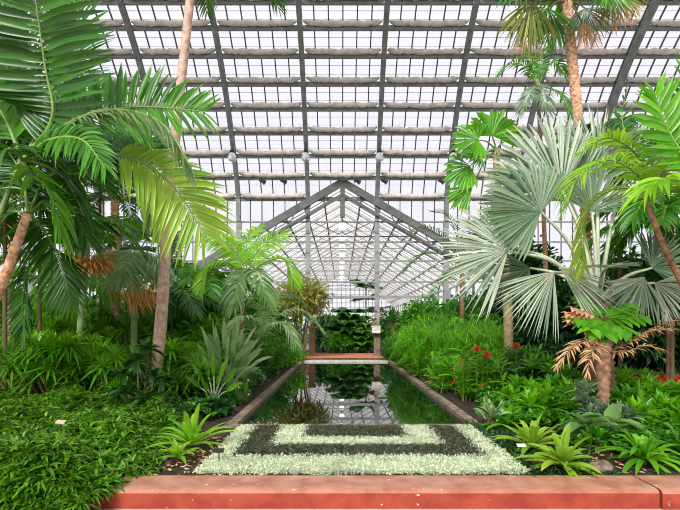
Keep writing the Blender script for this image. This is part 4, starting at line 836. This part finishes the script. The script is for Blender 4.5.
# ---- big-lobed green plant with withered fronds
def lobed(mb, c, axis, nrm, L=.5, Wd=.3, k=5):
    c = np.asarray(c, float); A = norm(np.asarray(axis, float)); N = norm(np.asarray(nrm, float)-A*np.dot(nrm, A)); S = np.cross(A, N)
    leaves(mb, c, A, N, L, Wd*.5, .3, 'oval', .12)
    for i in range(k):
        u = .12+.7*i/(k-1)
        for sg in (-1, 1): leaves(mb, c+A*L*u, A*.75+S*sg*1.0, N, Wd*(.75-.35*abs(u-.35)), Wd*.36, .35, 'oval', .1)
c0 = np.array([at(603, 330, 7.3)[0], 7.3, 0]); t = thing('breadfruit_sapling', 'plant with large lobed bright green leaves under the silver palm', 'plant', c0); m = MB(); b_ = MB(); top = at(603, 318, 7.3)
for i, (tx, ty, dy) in enumerate([(570, 322, -.2), (585, 338, -.5), (604, 345, -.6), (628, 335, -.4), (642, 320, -.2), (612, 312, .3), (590, 308, .2), (625, 310, .1)]):
    tip = at(tx, ty, 7.3+dy); D = tip-top; lobed(m, top+D*.12, D+[0, 0, .05], V(D[0]*.2, -.45, 1), .50, .34); b_.tube([top-[0, 0, .2], top+D*.12], .012, 5)
part(m, 'foliage', 'leaf_bright', t); b_.tube([c0, top-[0, 0, .2]], .03, 6); part(b_, 'stem', 'stem_brown', t)
m = MB(); 
for tx, ty in ((556, 312), (560, 318), (572, 308)): D = at(tx, ty, 7.2)-top; lobed(m, top+D*.25, D, V(0, -.5, 1), .46, .2)
part(m, 'withered_leaf', 'leaf_dry', t)
cr = P2(603, 350, 6.9)
th = pinnate('withered_palm', 'cut palm stump with brown withered fronds below the lobed plant', 'palm', cr, [(pxc([(603, 348, 6.9), (588, 342, 6.7), (572, 348, 6.5), (558, 366, 6.4)]), dict(n=26)), (pxc([(603, 350, 6.9), (596, 348, 6.5), (590, 356, 6.3), (588, 372, 6.2)]), dict(n=16)), (pxc([(606, 352, 6.9), (625, 345, 6.9), (650, 332, 6.8), (676, 330, 6.7)]), dict(n=28)), (pxc([(606, 352, 6.9), (625, 352, 6.6), (645, 346, 6.5), (662, 350, 6.4)]), dict(n=22)), (pxc([(606, 352, 6.9), (640, 335, 7.1), (668, 322, 7.2), (700, 315, 7.2)]), dict(n=24))],
  'leaf_dry', stem='stem_brown', L=.20, Wd=.022, base=P2(603, 433, 6.9)*[1, 1, 0], tr=([P2(603, 433.6, 6.9), P2(603, 390, 6.9), P2(603, 343, 6.9)], .06, .10, 'trunk_brown', dict(ring=.08, amp=.2)), droop=.45, jit=.25)
# ---- red-flowering strap plants right of the pool
def ginger(px, py, h, w, k, label, fl, mat='leaf_bright'):
    Y = gy(py); x = (px-CX)/F*Y; t = thing('flowering_ginger', label, 'flowering plant', (x, Y, 0)); a_ = MB(); b_ = MB(); f_ = MB(); Cs = []
    for i in range(k):
        q = np.array([x+RNG.uniform(-w/2, w/2), Y+RNG.uniform(-.3, .3), 0]); e = q+[RNG.normal(0, .12), RNG.normal(0, .1), h*RNG.uniform(.55, 1)]
        b_.tube([q, e], .008, 4)
        for u in np.linspace(.15, 1, 7): Cs.append(q+(e-q)*u)
    whorls(a_, np.array(Cs), 3, .40, .055, (15, 65), .35, 'lance')
    for (fx, fy) in fl:
        f_ = MB(); q = at(fx, fy, Y-.35); rosette(f_, q, 16, .13, .06, 88, -10, .1, 'oval'); rosette(f_, q+[0, 0, .06], 8, .08, .04, 88, 10, .1, 'oval'); b_.tube([(q[0], q[1], 0), q], .006, 4); part(f_, 'bloom', 'flower_orange', t)
    part(a_, 'foliage', mat, t); part(b_, 'stem', 'stem_green', t)
ginger(452, 392, .8, .9, 22, 'red-flowering strap plant nearest the right pool kerb', [(455, 383), (462, 365)])
ginger(482, 400, 1.0, .9, 24, 'red-flowering strap plant in the middle right of the pool', [(481, 389), (477, 351), (487, 357)])
ginger(430, 378, .7, .9, 16, 'leafy strap plant beside the right pool kerb under the bamboo', [(470, 352)][:0])
ginger(512, 392, 1.0, .9, 22, 'strap plant with orange tips left of the dark bushes', [(516, 348), (517, 380)], 'leaf_mid')
bush('pointed_plant', 'upright pale green leaf clump at the near right pool corner', 'plant', 491, gy(428), .35, .3, 'leaf_pale', n=30, L=.28, Wd=.07, prof='lance', shell=.0, up=1.5)
# dark low grass right of the pale carpet
m = MB(); n = 3800; xx = RNG.uniform(1.86, 2.75, n); yy = RNG.uniform(4.95, 7.6, n); P = np.stack([xx, yy, np.zeros(n)], 1)
leaves(m, P, RNG.normal(0, .6, (n, 3))*[1, 1, .3]+[0, 0, .8], norm(RNG.normal(0, 1, (n, 3))), RNG.uniform(.08, .2, n), .012, .5, 'needle')
single(m, 'dark_grass', 'leaf_deep', 'dark fine grass strip between the pale carpet and the right bromeliads', 'ground cover', (2.3, 6, 0), kind='stuff')
# ---- leafy masses on the right bank
for (px, py, h, w, mat, lab, kw) in [
    (552, 385, 1.15, 1.6, 'leaf_deep', 'dark twiggy bush left of the withered fronds', dict(n=1500, L=.12, Wd=.05)), (530, 400, .8, 1.0, 'leaf_deep', 'dark green bush between the strap plants and the broad leaves', dict(n=900, L=.13, Wd=.06)),
    (645, 372, 1.0, 2.0, 'leaf_deep', 'dark bush behind the red bedding', dict(n=1300, L=.14, Wd=.05)), (585, 372, 1.1, 1.5, 'leaf_dark', 'dark bush behind the palm stump', dict(n=1200, L=.14, Wd=.05)), (690, 365, 1.6, 2.0, 'leaf_deep', 'dark bush at the right edge behind the withered fronds', dict(n=1200, L=.16, Wd=.06))]:
    bush('bush', lab, 'bush', px, gy(py), h, w, mat, **kw)
def clump(px, py, label, k=5, L=.5, Wd=.07, mat='leaf_bright', w=.5, nl=24, prof='lance', e0=85, e1=22, dr=.35, z=.12, name='leafy_plant'):
    Y = gy(py); x = (px-CX)/F*Y; t = thing(name, label, 'plant', (x, Y, 0)); a_ = MB(); b_ = MB()
    for i in range(k if 'lily' in name else k+4):
        q = np.array([x+RNG.uniform(-w/2, w/2), Y+RNG.uniform(-w/3, w/3), 0]); zz = z*RNG.uniform(.5, 1.5); s_ = MB(); s_.tube([q, q+[0, 0, zz]], .015, 5); part(s_, 'stem', 'stem_green', t); rosette(a_, q+[0, 0, zz], nl, L, Wd, e0, e1, dr, prof)
    part(a_, 'foliage', mat, t); return t
clump(548, 425, 'bright lance-leaved plant behind the back bromeliad', 6, .42, .08, w=.7, z=.3)
clump(575, 418, 'lance-leaved green plant left of the broad pale leaves', 6, .42, .08, w=.6, z=.35, mat='leaf_mid')
clump(603, 438, 'grey-leaved plant below the withered fronds', 3, .30, .08, w=.5, z=.38, mat='leaf_greygreen')
clump(600, 449, 'plant with broad pale ribbed leaves behind the rock', 3, .42, .19, w=.4, nl=6, prof='oval', mat='leaf_sage', z=.3, e0=50, e1=-5)
clump(588, 452, 'strap-leaved green plant right behind the kerb bromeliad', 3, .3, .07, w=.3, nl=9, mat='leaf_mid', z=.1)
clump(560, 402, 'green leafy clump against the dark twiggy bush', 7, .42, .08, w=1.2, z=.45, mat='leaf_mid')
clump(528, 412, 'green leafy clump between the strap plants and the back bromeliad', 6, .38, .07, w=.7, z=.3)
clump(620, 398, 'leafy green clump below the right withered frond', 7, .42, .08, w=1.2, z=.25)
for (px, Y, h, w, mat, lab) in [(35, 13.8, 2.1, 2.2, 'leaf_mid', 'mid green shrub under the slanting ringed trunk'), (82, 14.2, 1.9, 2.0, 'leaf_bright', 'bright green shrub behind the thin green palm stem'), (128, 13.9, 1.8, 1.8, 'leaf_mid', 'mid green shrub left of the pink trunk foot'), (180, 14, 2.0, 1.8, 'leaf_mid', 'mid green shrub right of the pink trunk'), (208, 12.2, 1.7, 1.6, 'leaf_bright', 'bright green shrub behind the paddle leaves')]:
    bush('shrub', lab, 'shrub', px, Y, h, w, mat, n=2200, L=.3, Wd=.07, prof='lance')
clump(655, 436, 'green leafy clump behind the arching strap plant', 6, .42, .08, w=.8, z=.2)
clump(680, 398, 'leafy green clump behind the pinkish white flowers', 6, .42, .08, w=.8, z=.15, mat='leaf_mid')
clump(640, 410, 'bright green leafy clump below the red bedding', 7, .42, .085, w=1.0, z=.25)
clump(672, 418, 'bright green leafy clump at the right edge', 6, .45, .085, w=.7, z=.25)
clump(625, 428, 'green leafy clump between the broad pale leaves and the arching strap plant', 5, .42, .08, w=.6, mat='leaf_mid', z=.25)
clump(650, 466, 'strap plant with long arching leaves by the kerb joint', 2, .62, .07, w=.15, nl=20, prof='strap', e1=8, dr=.55, mat='leaf_bright', z=.05, name='arching_lily')
clump(690, 460, 'strap plant with arching leaves at the right edge beside the kerb', 2, .6, .07, w=.3, nl=16, prof='strap', e1=8, dr=.55, mat='leaf_mid', z=.05, name='arching_lily')
blossoms('pink_flower', 'pinkish white flowers among the leaves on the right near the edge', 665, 403, 7.6, 5, 'flower_white', .06, .06)
m = MB(); n = 1500; P = np.stack([RNG.uniform(at(636, 0, 10)[0], at(730, 0, 10)[0], n), RNG.uniform(9.2, 10.6, n), RNG.uniform(.22, .40, n)], 1)
leaves(m, P, RNG.normal(0, 1, (n, 3))+[0, 0, .6], norm(RNG.normal(0, .4, (n, 3))+[0, 0, 1]), .14, .06, .2, 'small'); single(m, 'red_bedding', 'flower_red', 'low red-leaved bedding strip under the withered fronds at the right', 'ground cover', (P[0][0], 11, 0), kind='stuff')
# ---- rocks, plant labels, litter
def rock(px, py, r, label, mat='rock', f=.6):
    Y = gy(py); x = (px-CX)/F*Y; m = MB(); m.blob((x, Y, r*f*.55), r, r*.8, r*f, 12, 8, .07); single(m, 'rock', mat, label, 'rock', (x, Y, 0), smooth=False)
rock(600, 472, .13, 'brown rock on the soil behind the kerb'); rock(594, 466, .05, 'small pale stone against the brown rock', 'rock_pale', .7); rock(536, 452, .035, 'tiny white stone beside the middle bromeliad', 'rock_pale'); rock(163, 461, .05, 'small brown stone on the soil left of the bromeliads')
def tag_(px, py, Y, z, w, h, mat, label, lean=0):
    x = (px-CX)/F*Y; t = thing('plant_label', label, 'plant label', (x, Y, 0)); m = MB(); m.box(x-.006, x+.006, Y-.003, Y+.003, 0, z); part(m, 'stake', 'black_metal', t)
    m = MB(); m.bar((x-w/2, Y-.01, z), (x+w/2, Y-.01, z+lean), h, .008, up=(0, -.5, .86)); part(m, 'plate', mat, t)
tag_(219, 460, 5.35, .16, .11, .06, 'black_metal', 'black staked plant label at the left end of the pale carpet'); tag_(61, 432, 5.6, .42, .1, .06, 'label_pink', 'pinkish plant label sticking out of the groundcover', -.01)
tag_(521, 449, 5.7, .13, .10, .05, 'label_white', 'white plant label by the right end of the pale carpet'); tag_(592, 433, 6.2, .32, .12, .06, 'label_white', 'grey-white plant label among the broad pale leaves')
# leaf litter on the bare soil
m = MB(); n = 420; P = np.stack([np.r_[RNG.uniform(-2.0, -1.3, n//2), RNG.uniform(1.9, 3.4, n-n//2)], RNG.uniform(4.95, 6.6, n), RNG.uniform(.005, .03, n)], 1)
leaves(m, P, RNG.normal(0, 1, (n, 3))*[1, 1, .15], norm(RNG.normal(0, .3, (n, 3))+[0, 0, 1]), .06, .025, .0, 'small'); single(m, 'leaf_litter', 'leaf_dry', 'fallen brown leaves lying on the bare soil', 'litter', (0, 5.5, 0), kind='stuff')

for nm, lab, mat, xr, yr, zz, L_ in (('undergrowth', 'low tangled green undergrowth between the plants on the right bank', 'leaf_mid', (2.5, 8.0), (5.6, 16), .28, .16), ('undergrowth', 'low tangled green undergrowth between the plants on the left bank', 'leaf_dark', (-8.5, -1.95), (7.4, 21), .28, .16)):
    n = 5200; X = RNG.uniform(xr[0], xr[1], n); Yy = RNG.uniform(yr[0], yr[1], n); k_ = (np.abs(X) < Yy*.78+.3); X, Yy = X[k_], Yy[k_]
    if xr[0] > 0: k_ = (X > 2.35) & ~((Yy < 6.6) & (X < 3.3)); X, Yy = X[k_], Yy[k_]
    m = MB(); whorls(m, np.stack([X, Yy, RNG.uniform(.02, zz, len(X))], 1), 7, L_, .05, (5, 75), .4); single(m, nm, mat, lab, 'undergrowth', (np.mean(xr), np.mean(yr), 0), kind='stuff')
